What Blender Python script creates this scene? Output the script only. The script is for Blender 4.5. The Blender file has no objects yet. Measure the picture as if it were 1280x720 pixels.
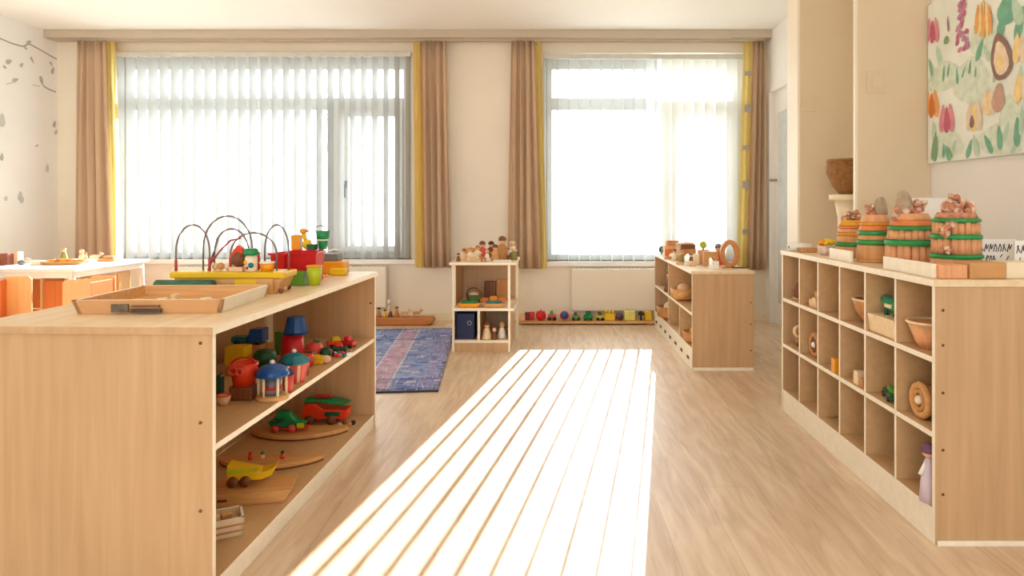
import bpy, math, random
from mathutils import Vector, Matrix
random.seed(7)
C = bpy.context.scene.collection
PI = math.pi
FPX, CX, CY, CZ = 853.333, 690.0, 257.0, 1.07     # focal length in px, vanishing point, eye height

def at(px, py, Y):
    return ((px-CX)*Y/FPX, Y, CZ-(py-CY)*Y/FPX)
def on(px, py, z):                                # point of the level plane z
    Y = (CZ-z)*FPX/(py-CY)
    return ((px-CX)*Y/FPX, Y, z)
def xa(px, Y):
    return (px-CX)*Y/FPX

# ------------------------------------------------------------------ materials
def lin(c):
    return tuple(((v/255)/12.92 if v/255 <= .04045 else ((v/255+.055)/1.055)**2.4) for v in c)+(1,)
MATS = {}
def base_mat(name):
    m = bpy.data.materials.new(name); m.use_nodes = True
    return m, m.node_tree.nodes, m.node_tree.links, m.node_tree.nodes['Principled BSDF']
def plain(name, rgb, rough=.5, var=.06, scale=14, metal=0, bump=0, sheen=0, spec=.5):
    if name in MATS: return MATS[name]
    m, N, L, b = base_mat(name)
    tc = N.new('ShaderNodeTexCoord'); no = N.new('ShaderNodeTexNoise'); no.inputs['Scale'].default_value = scale
    no.inputs['Detail'].default_value = 4
    L.new(tc.outputs['Object'], no.inputs['Vector'])
    r = N.new('ShaderNodeValToRGB'); c = lin(rgb)
    r.color_ramp.elements[0].position = .3; r.color_ramp.elements[1].position = .7
    r.color_ramp.elements[0].color = tuple(v*(1-var) for v in c[:3])+(1,)
    r.color_ramp.elements[1].color = tuple(min(1, v*(1+var)) for v in c[:3])+(1,)
    L.new(no.outputs['Fac'], r.inputs['Fac']); L.new(r.outputs['Color'], b.inputs['Base Color'])
    b.inputs['Roughness'].default_value = rough; b.inputs['Metallic'].default_value = metal
    b.inputs['Specular IOR Level'].default_value = spec
    if bump:
        bp = N.new('ShaderNodeBump'); bp.inputs['Strength'].default_value = bump; bp.inputs['Distance'].default_value = .01
        L.new(no.outputs['Fac'], bp.inputs['Height']); L.new(bp.outputs['Normal'], b.inputs['Normal'])
    MATS[name] = m
    return m
def wood(name, rgb, rough=.45, axis='Z', var=.10, scale=1.0):
    if name in MATS: return MATS[name]
    m, N, L, b = base_mat(name)
    tc = N.new('ShaderNodeTexCoord'); mp = N.new('ShaderNodeMapping')
    s = {'X': (1.2, 22, 22), 'Y': (22, 1.2, 22), 'Z': (22, 22, 1.2)}[axis]
    mp.inputs['Scale'].default_value = tuple(v*scale for v in s)
    L.new(tc.outputs['Object'], mp.inputs['Vector'])
    no = N.new('ShaderNodeTexNoise'); no.inputs['Scale'].default_value = 1.6; no.inputs['Detail'].default_value = 6
    no.inputs['Distortion'].default_value = .5
    L.new(mp.outputs['Vector'], no.inputs['Vector'])
    n2 = N.new('ShaderNodeTexNoise'); n2.inputs['Scale'].default_value = 3; L.new(tc.outputs['Object'], n2.inputs['Vector'])
    mx = N.new('ShaderNodeMath'); mx.operation = 'MULTIPLY_ADD'; mx.inputs[1].default_value = .3
    L.new(n2.outputs['Fac'], mx.inputs[0]); L.new(no.outputs['Fac'], mx.inputs[2])
    r = N.new('ShaderNodeValToRGB'); c = lin(rgb)
    r.color_ramp.elements[0].position = .42; r.color_ramp.elements[1].position = .88
    r.color_ramp.elements[0].color = (c[0]*(1-var), c[1]*(1-var*1.3), c[2]*(1-var*1.7), 1)
    r.color_ramp.elements[1].color = tuple(min(1, v*(1+var)) for v in c[:3])+(1,)
    L.new(mx.outputs[0], r.inputs['Fac']); L.new(r.outputs['Color'], b.inputs['Base Color'])
    b.inputs['Roughness'].default_value = rough
    MATS[name] = m
    return m

M_wall = plain('plaster_white', (249, 248, 245), .85, .015, 3)
M_wallb = plain('plaster_cream', (243, 235, 219), .85, .015, 3)
M_ceil = plain('ceiling_paint', (250, 248, 243), .9, .01, 3)
M_beam = plain('beam_paint', (200, 188, 170), .8, .02, 4)
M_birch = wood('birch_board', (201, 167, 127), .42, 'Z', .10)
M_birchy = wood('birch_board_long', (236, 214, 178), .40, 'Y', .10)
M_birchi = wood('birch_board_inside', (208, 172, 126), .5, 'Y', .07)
M_edge = plain('birch_edge', (250, 242, 224), .45, .04, 30)
M_screw = plain('screw_cap', (110, 72, 40), .5, .05)
M_frame = plain('window_frame_white', (226, 230, 230), .4, .01)
M_tan = wood('beech', (214, 164, 104), .5, 'X', .16, 2)
M_tan2 = wood('oak_toy', (196, 140, 84), .55, 'Z', .2, 2)
M_lite = wood('pale_maple', (240, 216, 176), .5, 'X', .08, 2)
M_brown = wood('walnut_toy', (124, 74, 40), .55, 'Z', .25, 2)
M_orangew = wood('orange_stained_wood', (218, 122, 56), .45, 'Z', .12, 2)
M_chairw = wood('chair_birch', (228, 184, 130), .45, 'Z', .08)
M_red = plain('red_plastic', (214, 26, 34), .3)
M_redo = plain('orange_red_plastic', (232, 62, 28), .32)
M_pink = plain('pink_plastic', (226, 60, 84), .35)
M_coral = plain('coral_red', (226, 84, 74), .4)
M_green = plain('green_plastic', (24, 140, 80), .35)
M_dgreen = plain('dark_green_plastic', (16, 84, 52), .4)
M_grass = plain('leaf_green', (92, 150, 52), .4)
M_lime = plain('lime_plastic', (186, 206, 36), .3)
M_yellow = plain('yellow_plastic', (238, 196, 20), .35)
M_yellowo = plain('amber_plastic', (240, 160, 24), .35)
M_blue = plain('blue_plastic', (20, 84, 160), .25)
M_navy = plain('navy_paint', (24, 38, 84), .5)
M_teal = plain('teal_plastic', (16, 120, 140), .25)
M_grey = plain('grey_paint', (120, 124, 128), .4)
M_dark = plain('dark_rubber', (44, 36, 34), .6)
M_white = plain('white_paint', (246, 244, 240), .45, .02)
M_cream = plain('cream_paint', (244, 230, 200), .5, .03)
M_skin = plain('peach_wood', (240, 196, 156), .5, .05)
M_wire = plain('wire_grey', (126, 112, 108), .35, .05)
M_wirer = plain('wire_red', (176, 60, 64), .35, .05)
M_stone = plain('rough_stone', (176, 156, 132), .9, .25, 40, bump=.6)
M_coralst = plain('pink_granular', (206, 140, 110), .9, .35, 60, bump=.8)
M_crumb = plain('pale_granular', (226, 196, 170), .9, .3, 60, bump=.6)
M_terra = wood('terracotta_wood', (228, 168, 122), .6, 'Z', .14, 2)
M_band = plain('green_band', (36, 150, 76), .5, .12, 40)
M_bandy = plain('ochre_band', (224, 158, 40), .5, .12, 40)
M_bando = plain('orange_band', (226, 134, 72), .5, .12, 40)
M_metal = plain('brushed_metal', (180, 178, 172), .3, .03, metal=.9)
M_ink = plain('ink', (70, 62, 60), .7)
M_decal = plain('decal_grey', (192, 188, 186), .8)
M_decald = plain('decal_taupe', (176, 166, 158), .8)
M_decalg = plain('decal_pale', (205, 208, 204), .8)
M_terraplate = plain('plate_beige', (226, 206, 176), .5, .02)
M_pier = plain('partition_laminate', (228, 210, 180), .6, .02, 3)
M_pier_lit = plain('partition_lit_side', (246, 236, 216), .5, .02, 3)  # paler copy of the laminate: window light painted into the side faces
M_cup = plain('olive_green_felt', (70, 112, 84), .9, .15, 50)
M_straw = plain('straw_weave', (150, 104, 54), .8, .25, 60, bump=.6)

def floor_mat():
    m, N, L, b = base_mat('laminate_floor')
    tc = N.new('ShaderNodeTexCoord'); mp = N.new('ShaderNodeMapping'); mp.inputs['Scale'].default_value = (9, 1.1, 1)
    L.new(tc.outputs['Object'], mp.inputs['Vector'])
    no = N.new('ShaderNodeTexNoise'); no.inputs['Scale'].default_value = 2.2; no.inputs['Detail'].default_value = 8; no.inputs['Distortion'].default_value = 1.2
    L.new(mp.outputs['Vector'], no.inputs['Vector'])
    r = N.new('ShaderNodeValToRGB')
    r.color_ramp.elements[0].position = .3; r.color_ramp.elements[1].position = .72
    r.color_ramp.elements[0].color = lin((208, 178, 146)); r.color_ramp.elements[1].color = lin((236, 214, 186))
    L.new(no.outputs['Fac'], r.inputs['Fac'])
    bk = N.new('ShaderNodeTexBrick'); bk.inputs['Scale'].default_value = 1; bk.offset = .4
    bk.inputs['Brick Width'].default_value = 1.3; bk.inputs['Row Height'].default_value = .19
    bk.inputs['Mortar Size'].default_value = .0015; bk.inputs['Color1'].default_value = (1, 1, 1, 1)
    bk.inputs['Color2'].default_value = (.93, .92, .9, 1); bk.inputs['Mortar'].default_value = (.72, .66, .58, 1)
    mp2 = N.new('ShaderNodeMapping'); mp2.inputs['Rotation'].default_value = (0, 0, PI/2)
    L.new(tc.outputs['Object'], mp2.inputs['Vector']); L.new(mp2.outputs['Vector'], bk.inputs['Vector'])
    mx = N.new('ShaderNodeMix'); mx.data_type = 'RGBA'; mx.blend_type = 'MULTIPLY'; mx.inputs[0].default_value = .8
    L.new(r.outputs['Color'], mx.inputs[6]); L.new(bk.outputs['Color'], mx.inputs[7])
    L.new(mx.outputs[2], b.inputs['Base Color']); b.inputs['Roughness'].default_value = .38
    return m
def fabric(name, rgb, trans=.35, var=.04):
    m, N, L, b = base_mat(name)
    c = lin(rgb)
    b.inputs['Base Color'].default_value = c; b.inputs['Roughness'].default_value = .9
    tc = N.new('ShaderNodeTexCoord'); no = N.new('ShaderNodeTexNoise'); no.inputs['Scale'].default_value = 60
    L.new(tc.outputs['Object'], no.inputs['Vector'])
    r = N.new('ShaderNodeValToRGB'); r.color_ramp.elements[0].color = tuple(v*(1-var) for v in c[:3])+(1,)
    r.color_ramp.elements[1].color = tuple(min(1, v*(1+var)) for v in c[:3])+(1,)
    L.new(no.outputs['Fac'], r.inputs['Fac']); L.new(r.outputs['Color'], b.inputs['Base Color'])
    t = N.new('ShaderNodeBsdfTranslucent'); L.new(r.outputs['Color'], t.inputs['Color'])
    mx = N.new('ShaderNodeMixShader'); mx.inputs[0].default_value = trans
    L.new(b.outputs[0], mx.inputs[1]); L.new(t.outputs[0], mx.inputs[2])
    L.new(mx.outputs[0], N['Material Output'].inputs['Surface'])
    MATS[name] = m
    return m
M_curt = fabric('curtain_sand', (230, 204, 174), .36)
M_lining = fabric('curtain_yellow', (255, 232, 156), .75)
M_blind = fabric('blind_white', (208, 211, 211), .09, .01)
M_blind_lit = fabric('blind_white_lit', (232, 233, 230), .26, .01)  # same blind fabric, paler and more translucent so closed slats look lit
M_rail = plain('blind_rail', (214, 212, 204), .5)

def glass_mat():
    m, N, L, b = base_mat('window_glass')
    N.remove(b)
    t = N.new('ShaderNodeBsdfTransparent'); t.inputs[0].default_value = (.97, .985, .98, 1)
    g = N.new('ShaderNodeBsdfGlossy'); g.inputs['Roughness'].default_value = .02
    f = N.new('ShaderNodeFresnel'); f.inputs[0].default_value = 1.3
    mx = N.new('ShaderNodeMixShader'); L.new(f.outputs[0], mx.inputs[0]); L.new(t.outputs[0], mx.inputs[1]); L.new(g.outputs[0], mx.inputs[2])
    L.new(mx.outputs[0], N['Material Output'].inputs['Surface'])
    return m
M_glass = glass_mat()

def rug_mat():
    m, N, L, b = base_mat('woven_rug')
    tc = N.new('ShaderNodeTexCoord')
    sep = N.new('ShaderNodeSeparateXYZ'); L.new(tc.outputs['Object'], sep.inputs[0])
    # bands across the width (object x: 0 at the right border, negative to the left)
    mr = N.new('ShaderNodeMapRange'); mr.inputs['From Min'].default_value = -.8; mr.inputs['From Max'].default_value = 0
    L.new(sep.outputs['X'], mr.inputs['Value'])
    r = N.new('ShaderNodeValToRGB'); r.color_ramp.interpolation = 'CONSTANT'
    stops = [(0, (104, 142, 198)), (.10, (116, 168, 206)), (.22, (196, 206, 226)), (.235, (112, 142, 200)), (.44, (204, 208, 226)),
             (.455, (196, 160, 182)), (.62, (204, 210, 228)), (.635, (118, 144, 202)), (.86, (136, 142, 198)), (.97, (96, 108, 150))]
    e = r.color_ramp.elements
    while len(e) < len(stops): e.new(.5)
    for i, (p, c) in enumerate(stops): e[i].position = p; e[i].color = lin(c)
    L.new(mr.outputs[0], r.inputs['Fac'])
    # border stripes along the length
    my = N.new('ShaderNodeMapRange'); my.inputs['From Min'].default_value = 0; my.inputs['From Max'].default_value = 2.0
    L.new(sep.outputs['Y'], my.inputs['Value'])
    ry = N.new('ShaderNodeValToRGB'); ry.color_ramp.interpolation = 'CONSTANT'
    st = [(0, (50, 62, 104)), (.02, (206, 204, 226)), (.11, (236, 238, 246)), (.12, (120, 130, 176)), (.135, (255, 255, 255)), (.74, (110, 124, 170)), (.755, (210, 220, 236)), (.95, (120, 134, 180))]
    e = ry.color_ramp.elements
    while len(e) < len(st): e.new(.5)
    for i, (p, c) in enumerate(st): e[i].position = p; e[i].color = lin(c)
    L.new(my.outputs[0], ry.inputs['Fac'])
    mx = N.new('ShaderNodeMix'); mx.data_type = 'RGBA'; mx.blend_type = 'MULTIPLY'; mx.inputs[0].default_value = .75
    L.new(r.outputs[0], mx.inputs[6]); L.new(ry.outputs[0], mx.inputs[7])
    vo = N.new('ShaderNodeTexVoronoi'); vo.inputs['Scale'].default_value = 16; L.new(tc.outputs['Object'], vo.inputs['Vector'])
    rv = N.new('ShaderNodeValToRGB'); rv.color_ramp.elements[0].position = .25; rv.color_ramp.elements[1].position = .6
    rv.color_ramp.elements[0].color = (.85, .8, .82, 1); rv.color_ramp.elements[1].color = (.36, .38, .44, 1)
    L.new(vo.outputs['Distance'], rv.inputs['Fac'])
    m0 = N.new('ShaderNodeMix'); m0.data_type = 'RGBA'; m0.blend_type = 'OVERLAY'; m0.inputs[0].default_value = .6
    L.new(mx.outputs[2], m0.inputs[6]); L.new(rv.outputs[0], m0.inputs[7])
    v2 = N.new('ShaderNodeTexVoronoi'); v2.inputs['Scale'].default_value = 11; v2.distance = 'CHEBYCHEV'; L.new(tc.outputs['Object'], v2.inputs['Vector'])
    r2 = N.new('ShaderNodeValToRGB'); r2.color_ramp.interpolation = 'CONSTANT'; e = r2.color_ramp.elements
    while len(e) < 5: e.new(.5)
    for i, (p_, c_) in enumerate([(0, .6), (.10, 0), (.25, .75), (.33, 0), (.45, .3)]): e[i].position = p_; e[i].color = (c_, c_, c_, 1)
    L.new(v2.outputs['Distance'], r2.inputs['Fac'])
    m2 = N.new('ShaderNodeMix'); m2.data_type = 'RGBA'; L.new(r2.outputs[0], m2.inputs[0])
    L.new(m0.outputs[2], m2.inputs[6]); m2.inputs[7].default_value = lin((206, 204, 222))
    wv = N.new('ShaderNodeTexNoise'); wv.inputs['Scale'].default_value = 45; L.new(tc.outputs['Object'], wv.inputs['Vector'])
    rw = N.new('ShaderNodeValToRGB'); rw.color_ramp.elements[0].position = .4; rw.color_ramp.elements[1].position = .62
    rw.color_ramp.elements[0].color = (.7, .72, .78, 1); rw.color_ramp.elements[1].color = (1, 1, 1, 1)
    L.new(wv.outputs['Fac'], rw.inputs['Fac'])
    m3 = N.new('ShaderNodeMix'); m3.data_type = 'RGBA'; m3.blend_type = 'MULTIPLY'; m3.inputs[0].default_value = .7
    L.new(m2.outputs[2], m3.inputs[6]); L.new(rw.outputs[0], m3.inputs[7])
    L.new(m3.outputs[2], b.inputs['Base Color']); b.inputs['Roughness'].default_value = .95
    return m

# ------------------------------------------------------------------ mesh builder
class MB:
    def __init__(s): s.v = []; s.f = []; s.mi = []; s.sm = []; s.mats = []; s.bev = 0
    def m(s, mat):
        if mat not in s.mats: s.mats.append(mat)
        return s.mats.index(mat)
    def add(s, vs, fs, mat, smooth=False, M=None):
        o = len(s.v); k = s.m(mat)
        for v in vs:
            v = Vector(v)
            s.v.append(tuple(M @ v if M else v))
        for f in fs: s.f.append(tuple(i+o for i in f)); s.mi.append(k); s.sm.append(smooth)
        return s
    def box(s, lo, hi, mat, fm=None, M=None):
        x0, y0, z0 = lo; x1, y1, z1 = hi
        vs = [(x0,y0,z0),(x1,y0,z0),(x1,y1,z0),(x0,y1,z0),(x0,y0,z1),(x1,y0,z1),(x1,y1,z1),(x0,y1,z1)]
        fs = {'-z': (3,2,1,0), '+z': (4,5,6,7), '-y': (0,1,5,4), '+x': (1,2,6,5), '+y': (2,3,7,6), '-x': (3,0,4,7)}
        o = len(s.v)
        for v in vs:
            v = Vector(v); s.v.append(tuple(M @ v if M else v))
        for k, f in fs.items():
            mm = fm.get(k, mat) if fm else mat
            s.f.append(tuple(i+o for i in f)); s.mi.append(s.m(mm)); s.sm.append(False)
        return s
    def cb(s, c, d, mat, fm=None, M=None):
        return s.box([c[i]-d[i]/2 for i in range(3)], [c[i]+d[i]/2 for i in range(3)], mat, fm, M)
    def lathe(s, prof, mat, n=24, c=(0,0,0), M=None, sx=1, sy=1, smooth=True, jit=0):
        vs = []; fs = []
        for r, z in prof:
            for i in range(n):
                a = 2*PI*i/n; q = 1+random.uniform(-jit, jit)
                vs.append((c[0]+r*sx*q*math.cos(a), c[1]+r*sy*q*math.sin(a), c[2]+z))
        k = len(prof)
        for j in range(k-1):
            for i in range(n):
                a = j*n+i; b = j*n+(i+1) % n
                fs.append((a, b, b+n, a+n))
        fs.append(tuple(range(n-1, -1, -1))); fs.append(tuple((k-1)*n+i for i in range(n)))
        return s.add(vs, fs, mat, smooth, M)
    def cyl(s, c, r, h, mat, n=20, M=None, r2=None):
        return s.lathe([(r, 0), (r if r2 is None else r2, h)], mat, n, c, M, smooth=True)
    def cylx(s, c, r, h, mat, n=16, axis='X'):
        R = Matrix.Rotation(PI/2, 4, 'Y' if axis == 'X' else 'X')
        if axis == 'Y': R = Matrix.Rotation(-PI/2, 4, 'X')
        return s.lathe([(r, -h/2), (r, h/2)], mat, n, (0,0,0), Matrix.Translation(c) @ R)
    def sph(s, c, r, mat, n=18, sx=1, sy=1, sz=1, jit=0, m=10):
        pr = [(max(1e-4, r*math.sin(PI*j/m)), -r*math.cos(PI*j/m)*sz) for j in range(m+1)]
        return s.lathe(pr, mat, n, c, sx=sx, sy=sy, jit=jit)
    def tube(s, pts, r, mat, n=8, closed=False, rad=None):
        P = [Vector(p) for p in pts]; vs = []; fs = []; K = len(P)
        up = Vector((0,0,1)); prev = None
        for i, p in enumerate(P):
            if closed: t = P[(i+1) % K]-P[i-1]
            else: t = P[min(i+1, K-1)]-P[max(i-1, 0)]
            t.normalize()
            if prev is None:
                a = t.cross(up)
                if a.length < .1: a = t.cross(Vector((1,0,0)))
            else: a = prev - t*prev.dot(t)
            a.normalize(); prev = a; b = t.cross(a)
            rr = rad[i] if rad else r
            for j in range(n):
                q = 2*PI*j/n; vs.append(p+a*math.cos(q)*rr+b*math.sin(q)*rr)
        for i in range(K if closed else K-1):
            for j in range(n):
                a0 = i*n+j; a1 = i*n+(j+1) % n; b0 = ((i+1) % K)*n+j; b1 = ((i+1) % K)*n+(j+1) % n
                fs.append((a0, a1, b1, b0))
        if not closed: fs.append(tuple(range(n-1, -1, -1))); fs.append(tuple((K-1)*n+j for j in range(n)))
        return s.add(vs, fs, mat, True)
    def torus(s, c, R, r, mat, n=28, k=10, M=None, sz=1, axis='Z'):
        pts = []
        for i in range(n):
            a = 2*PI*i/n
            if axis == 'Z': pts.append((c[0]+R*math.cos(a), c[1]+R*math.sin(a), c[2]))
            elif axis == 'Y': pts.append((c[0]+R*math.cos(a), c[1], c[2]+R*sz*math.sin(a)))
            else: pts.append((c[0], c[1]+R*math.cos(a), c[2]+R*sz*math.sin(a)))
        return s.tube(pts, r, mat, k, closed=True)
    def prism(s, poly, a0, a1, mat, axis='Y', fm=None, M=None):
        n = len(poly)
        def mk(u, w, a): return {'Y': (u, a, w), 'X': (a, u, w), 'Z': (u, w, a)}[axis]
        vs = [mk(u, w, a0) for u, w in poly]+[mk(u, w, a1) for u, w in poly]
        fs = [tuple(range(n)), tuple(range(2*n-1, n-1, -1))]+[(i, i+n, (i+1) % n+n, (i+1) % n) for i in range(n)]
        return s.add(vs, fs, mat, False, M)
    def build(s, name, loc=(0,0,0), rz=0, parent=None, bev=None):
        me = bpy.data.meshes.new(name); me.from_pydata([tuple(v) for v in s.v], [], s.f)
        for m in s.mats: me.materials.append(m)
        for i, p in enumerate(me.polygons): p.material_index = s.mi[i]; p.use_smooth = s.sm[i]
        import bmesh
        bm = bmesh.new(); bm.from_mesh(me); bmesh.ops.recalc_face_normals(bm, faces=bm.faces); bm.to_mesh(me); bm.free()
        o = bpy.data.objects.new(name, me); C.objects.link(o)
        o.location = loc; o.rotation_euler = (0, 0, rz)
        if parent: o.parent = parent
        bw = s.bev if bev is None else bev
        if bw:
            b = o.modifiers.new('bevel', 'BEVEL'); b.width = bw; b.segments = 2; b.limit_method = 'ANGLE'; b.angle_limit = .7
        return o
def tag(o, label, cat, group=None):
    o['label'] = label; o['category'] = cat
    if group: o['group'] = group
    return o
def T(name, label, cat, loc, rz=0, group=None):
    o = bpy.data.objects.new(name, None); C.objects.link(o); o.location = loc; o.rotation_euler = (0, 0, rz)
    o.empty_display_size = .05
    return tag(o, label, cat, group)
def part(name, mb, parent, label=None, bev=None, loc=(0,0,0)):
    o = mb.build(name, loc, 0, parent, bev)
    if label: o['label'] = label
    return o
def S(name, mb, label, cat, loc=(0,0,0), rz=0, group=None, bev=None):
    return tag(mb.build(name, loc, rz, None, bev), label, cat, group)
def struct(name, mb, parent=None, bev=None, loc=(0,0,0)):
    o = mb.build(name, loc, 0, parent, bev)
    if parent is None: o['kind'] = 'structure'
    return o

# ------------------------------------------------------------------ room
XL, XR, YB, YR, ZC = -4.62, 2.0, 6.38, -3.0, 2.669
TH = .16
struct('floor', MB().box((XL-.1, YR-.1, -.1), (XR+.1, YB+TH, 0), floor_mat()))
struct('ceiling', MB().box((XL-.1, YR-.1, ZC), (XR+.1, YB+TH, ZC+.1), M_ceil))
struct('wall_left', MB().box((XL-.1, YR-.1, 0), (XL, YB+TH, ZC), M_wall))
W1 = (-4.06, -1.31, .57, 2.50); W2 = (-.08, 1.81, .55, 2.50)
b = MB()
b.box((XL, YB, 0), (W1[0], YB+TH, ZC), M_wallb); b.box((W1[1], YB, 0), (W2[0], YB+TH, ZC), M_wallb)
b.box((W2[1], YB, 0), (XR, YB+TH, ZC), M_wallb)
for w in (W1, W2):
    b.box((w[0], YB, 0), (w[1], YB+TH, w[2]), M_wallb); b.box((w[0], YB, w[3]), (w[1], YB+TH, ZC), M_wallb)
struct('wall_back', b)
# rear wall with an unglazed opening behind the camera, added to let in fill light
RO = (-2.2, .6, .8, 2.3)
b = MB()
b.box((XL, YR-.1, 0), (RO[0], YR, ZC), M_wall); b.box((RO[1], YR-.1, 0), (XR, YR, ZC), M_wall)
b.box((RO[0], YR-.1, 0), (RO[1], YR, RO[2]), M_wall); b.box((RO[0], YR-.1, RO[3]), (RO[1], YR, ZC), M_wall)
struct('wall_rear', b)
# right wall with a door
DY0, DY1, DZ = 5.45, 6.24, 2.1
b = MB()
b.box((XR, YR-.1, 0), (XR+.1, DY0, ZC), M_wall); b.box((XR, DY1, 0), (XR+.1, YB+TH, ZC), M_wall)
b.box((XR, DY0, DZ), (XR+.1, DY1, ZC), M_wall)
struct('wall_right', b)
b = MB().box((XR+.03, DY0, 0), (XR+.07, DY1, DZ), M_white)
d = struct('door_1', b, bev=.003)
fr = MB()
fr.box((XR-.015, DY0-.05, 0), (XR-.001, DY0, DZ+.05), M_white); fr.box((XR-.015, DY1, 0), (XR-.001, DY1+.05, DZ+.05), M_white)
fr.box((XR-.015, DY0, DZ), (XR-.001, DY1, DZ+.05), M_white)
part('door_frame', fr, d)
part('door_panel', MB().box((XR+.022, DY0+.14, .2), (XR+.03, DY1-.14, 1.9), M_decalg), d)
part('door_handle', MB().cylx((XR+.0, DY1-.08, 1.3), .012, .06, M_metal).cylx((XR-.03, DY1-.13, 1.3), .009, .12, M_metal, axis='Y'), d)
# beam and curtain rail
struct('trim_1', MB().box((XL, 6.2, 2.598), (XR, YB, ZC), M_beam), bev=.004)
struct('trim_2', MB().box((XL+.3, 6.26, 2.58), (XR-.05, 6.29, 2.5978), M_beam))
struct('baseboard_back', MB().box((XL, YB-.014, 0), (XR, YB, .06), M_cream))
struct('baseboard_left', MB().box((XL, YR, 0), (XL+.014, YB-.014, .06), M_cream))

def window(name, w, sash):
    x0, x1, z0, z1 = w; y = YB+.09
    b = MB(); f = M_frame
    b.box((x0, y, z0), (x0+.08, y+.06, z1), f); b.box((x1-.10, y, z0), (x1, y+.06, z1), f)
    b.box((x0+.08, y, z0), (x1-.10, y+.06, z0+.06), f); b.box((x0+.08, y, z1-.14), (x1-.10, y+.06, z1), f)
    b.box((x0+.08, y-.01, 1.975), (x1-.10, y+.06, 2.09), f)                     # transom
    b.box((sash-.045, y-.01, z0+.06), (sash+.055, y+.06, 1.975), f)              # mullion
    # opening sash's own frame
    a0, a1 = sash+.055, x1-.10
    b.box((a0, y-.025, z0+.06), (a0+.05, y+.04, 1.975), f); b.box((a1-.06, y-.025, z0+.06), (a1, y+.04, 1.975), f)
    b.box((a0+.05, y-.025, z0+.06), (a1-.06, y+.04, z0+.12), f); b.box((a0+.05, y-.025, 1.91), (a1-.06, y+.04, 1.975), f)
    o = struct(name, b, bev=.004)
    part('window_pane', MB().box((x0+.08, y+.03, z0+.06), (x1-.1, y+.034, z1-.1), M_glass), o)
    h = MB().cb((a0+.025, y-.035, 1.27), (.03, .02, .07), M_grey).cb((a0+.025, y-.055, 1.21), (.02, .02, .13), M_grey)
    part('window_handle', h, o, bev=.003)
    part('window_sill', MB().box((x0-.04, YB-.035, z0-.045), (x1+.04, YB+.10, z0), M_white), o, bev=.004)
    return o
window('window_1', W1, -2.03); window('window_2', W2, 1.065)

def blind(w, label, angles):
    x0, x1, z0, z1 = w
    r = T('vertical_blind', label, 'blind', ((x0+x1)/2, YB-.018, z0), 0, None)
    L = (x1-x0)/2
    part('headrail', MB().box((-L+.004, -.025, 1.884), (L-.004, .025, 1.928), M_rail), r, bev=.003)
    b = MB(); n = int(2*L/.105); ww = .108
    for i in range(n+1):
        x = -L+.03+i*(2*L-.06)/n; a = angles((x0+x1)/2+x)+random.uniform(-.02, .02)
        M = Matrix.Translation((x, 0, 0)) @ Matrix.Rotation(-a, 4, 'Z')
        vs = []; fs = []
        for k in range(5):
            yy = -ww/2+ww*k/4; cv = .004*(1-(2*k/4-1)**2)
            vs += [(cv, yy, .012), (cv, yy, 1.8835)]
        for k in range(4): fs.append((2*k, 2*k+2, 2*k+3, 2*k+1))
        b.add(vs, fs, M_blind if abs(a) < .6 else M_blind_lit, True, M)
        b.cb((0, 0, .016), (.004, ww*.9, .022), M_decalg, M=M)
    part('slats', b, r)
    return r
blind(W1, 'wide white vertical slat blind with turned slats, over the larger window', lambda x: math.radians(14))
blind(W2, 'narrower white vertical slat blind over the window behind the block cabinet', lambda x: math.radians(-5) if x < 1.05 else math.radians(80))

def curtain(x0, x1, xb0, xb1, folds, label, lin_side, zb=.50, pat=False, lw=.22):
    """x0..x1 at the top, xb0..xb1 at the hem; lining shows as a yellow strip on lin_side"""
    r = T('curtain', label, 'curtain', ((x0+x1)/2, 6.265, zb), 0, 'sand coloured curtains at the windows')
    cx = (x0+x1)/2; zt = 2.585-zb
    def sheet(a0, a1, b0, b1, nf, mat, yo, amp, ph=0):
        b = MB(); nu = nf*10; nv = 10; vs = []; fs = []
        for j in range(nv+1):
            t = j/nv; z = zt*(1-t)
            for i in range(nu+1):
                u = i/nu; uu = u+.018*math.sin(u*9+ph)+.01*math.sin(t*5+u*11)*(u*(1-u)*4)
                x = (a0*(1-t)+b0*t)*(1-uu)+(a1*(1-t)+b1*t)*uu-cx
                A = amp*(.55+.5*min(1, t*3))
                y = yo+A*math.sin(u*nf*2*PI+ph)+.3*A*math.sin(u*nf*4.4*PI+t*2+ph)
                vs.append((x, y, z))
        for j in range(nv):
            for i in range(nu):
                a = j*(nu+1)+i; fs.append((a, a+1, a+nu+2, a+nu+1))
        return b.add(vs, fs, mat, True)
    w = x1-x0
    if lin_side == 'R':
        m = sheet(x0, x1-w*lw, xb0, xb1-w*lw, folds, M_curt, 0, .030); l = sheet(x1-w*(lw+.05), x1, xb1-w*(lw+.08), xb1, 2, M_lining, .015, .010, 1)
    else:
        m = sheet(x0+w*lw, x1, xb0+w*lw, xb1, folds, M_curt, 0, .030); l = sheet(x0, x0+w*(lw+.05), xb0, xb0+w*(lw+.08), 2, M_lining, .015, .010, 1)
    o = part('drape', m, r); s = o.modifiers.new('s', 'SOLIDIFY'); s.thickness = .003
    if pat:
        for k, zz in enumerate((.35, .78, 1.12, 1.48, 1.80)):
            l.cb((x0-cx+w*.16-(.02 if k < 3 else 0), -.012, zz), (.06, .003, .07 if k % 2 else .04), M_decald)
    o = part('lining', l, r, 'yellow lining strip')
    return r
curtain(xa(97, 6.27), xa(143, 6.27), xa(93, 6.27), xa(153, 6.27), 4, 'sand curtain gathered in the corner by the mural wall', 'R', .48)
curtain(xa(516, 6.27), xa(557, 6.27), xa(518, 6.27), xa(563, 6.27), 4, 'sand curtain hanging past the toy-covered small shelf, nearest the blue rug', 'L', .50)
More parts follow.
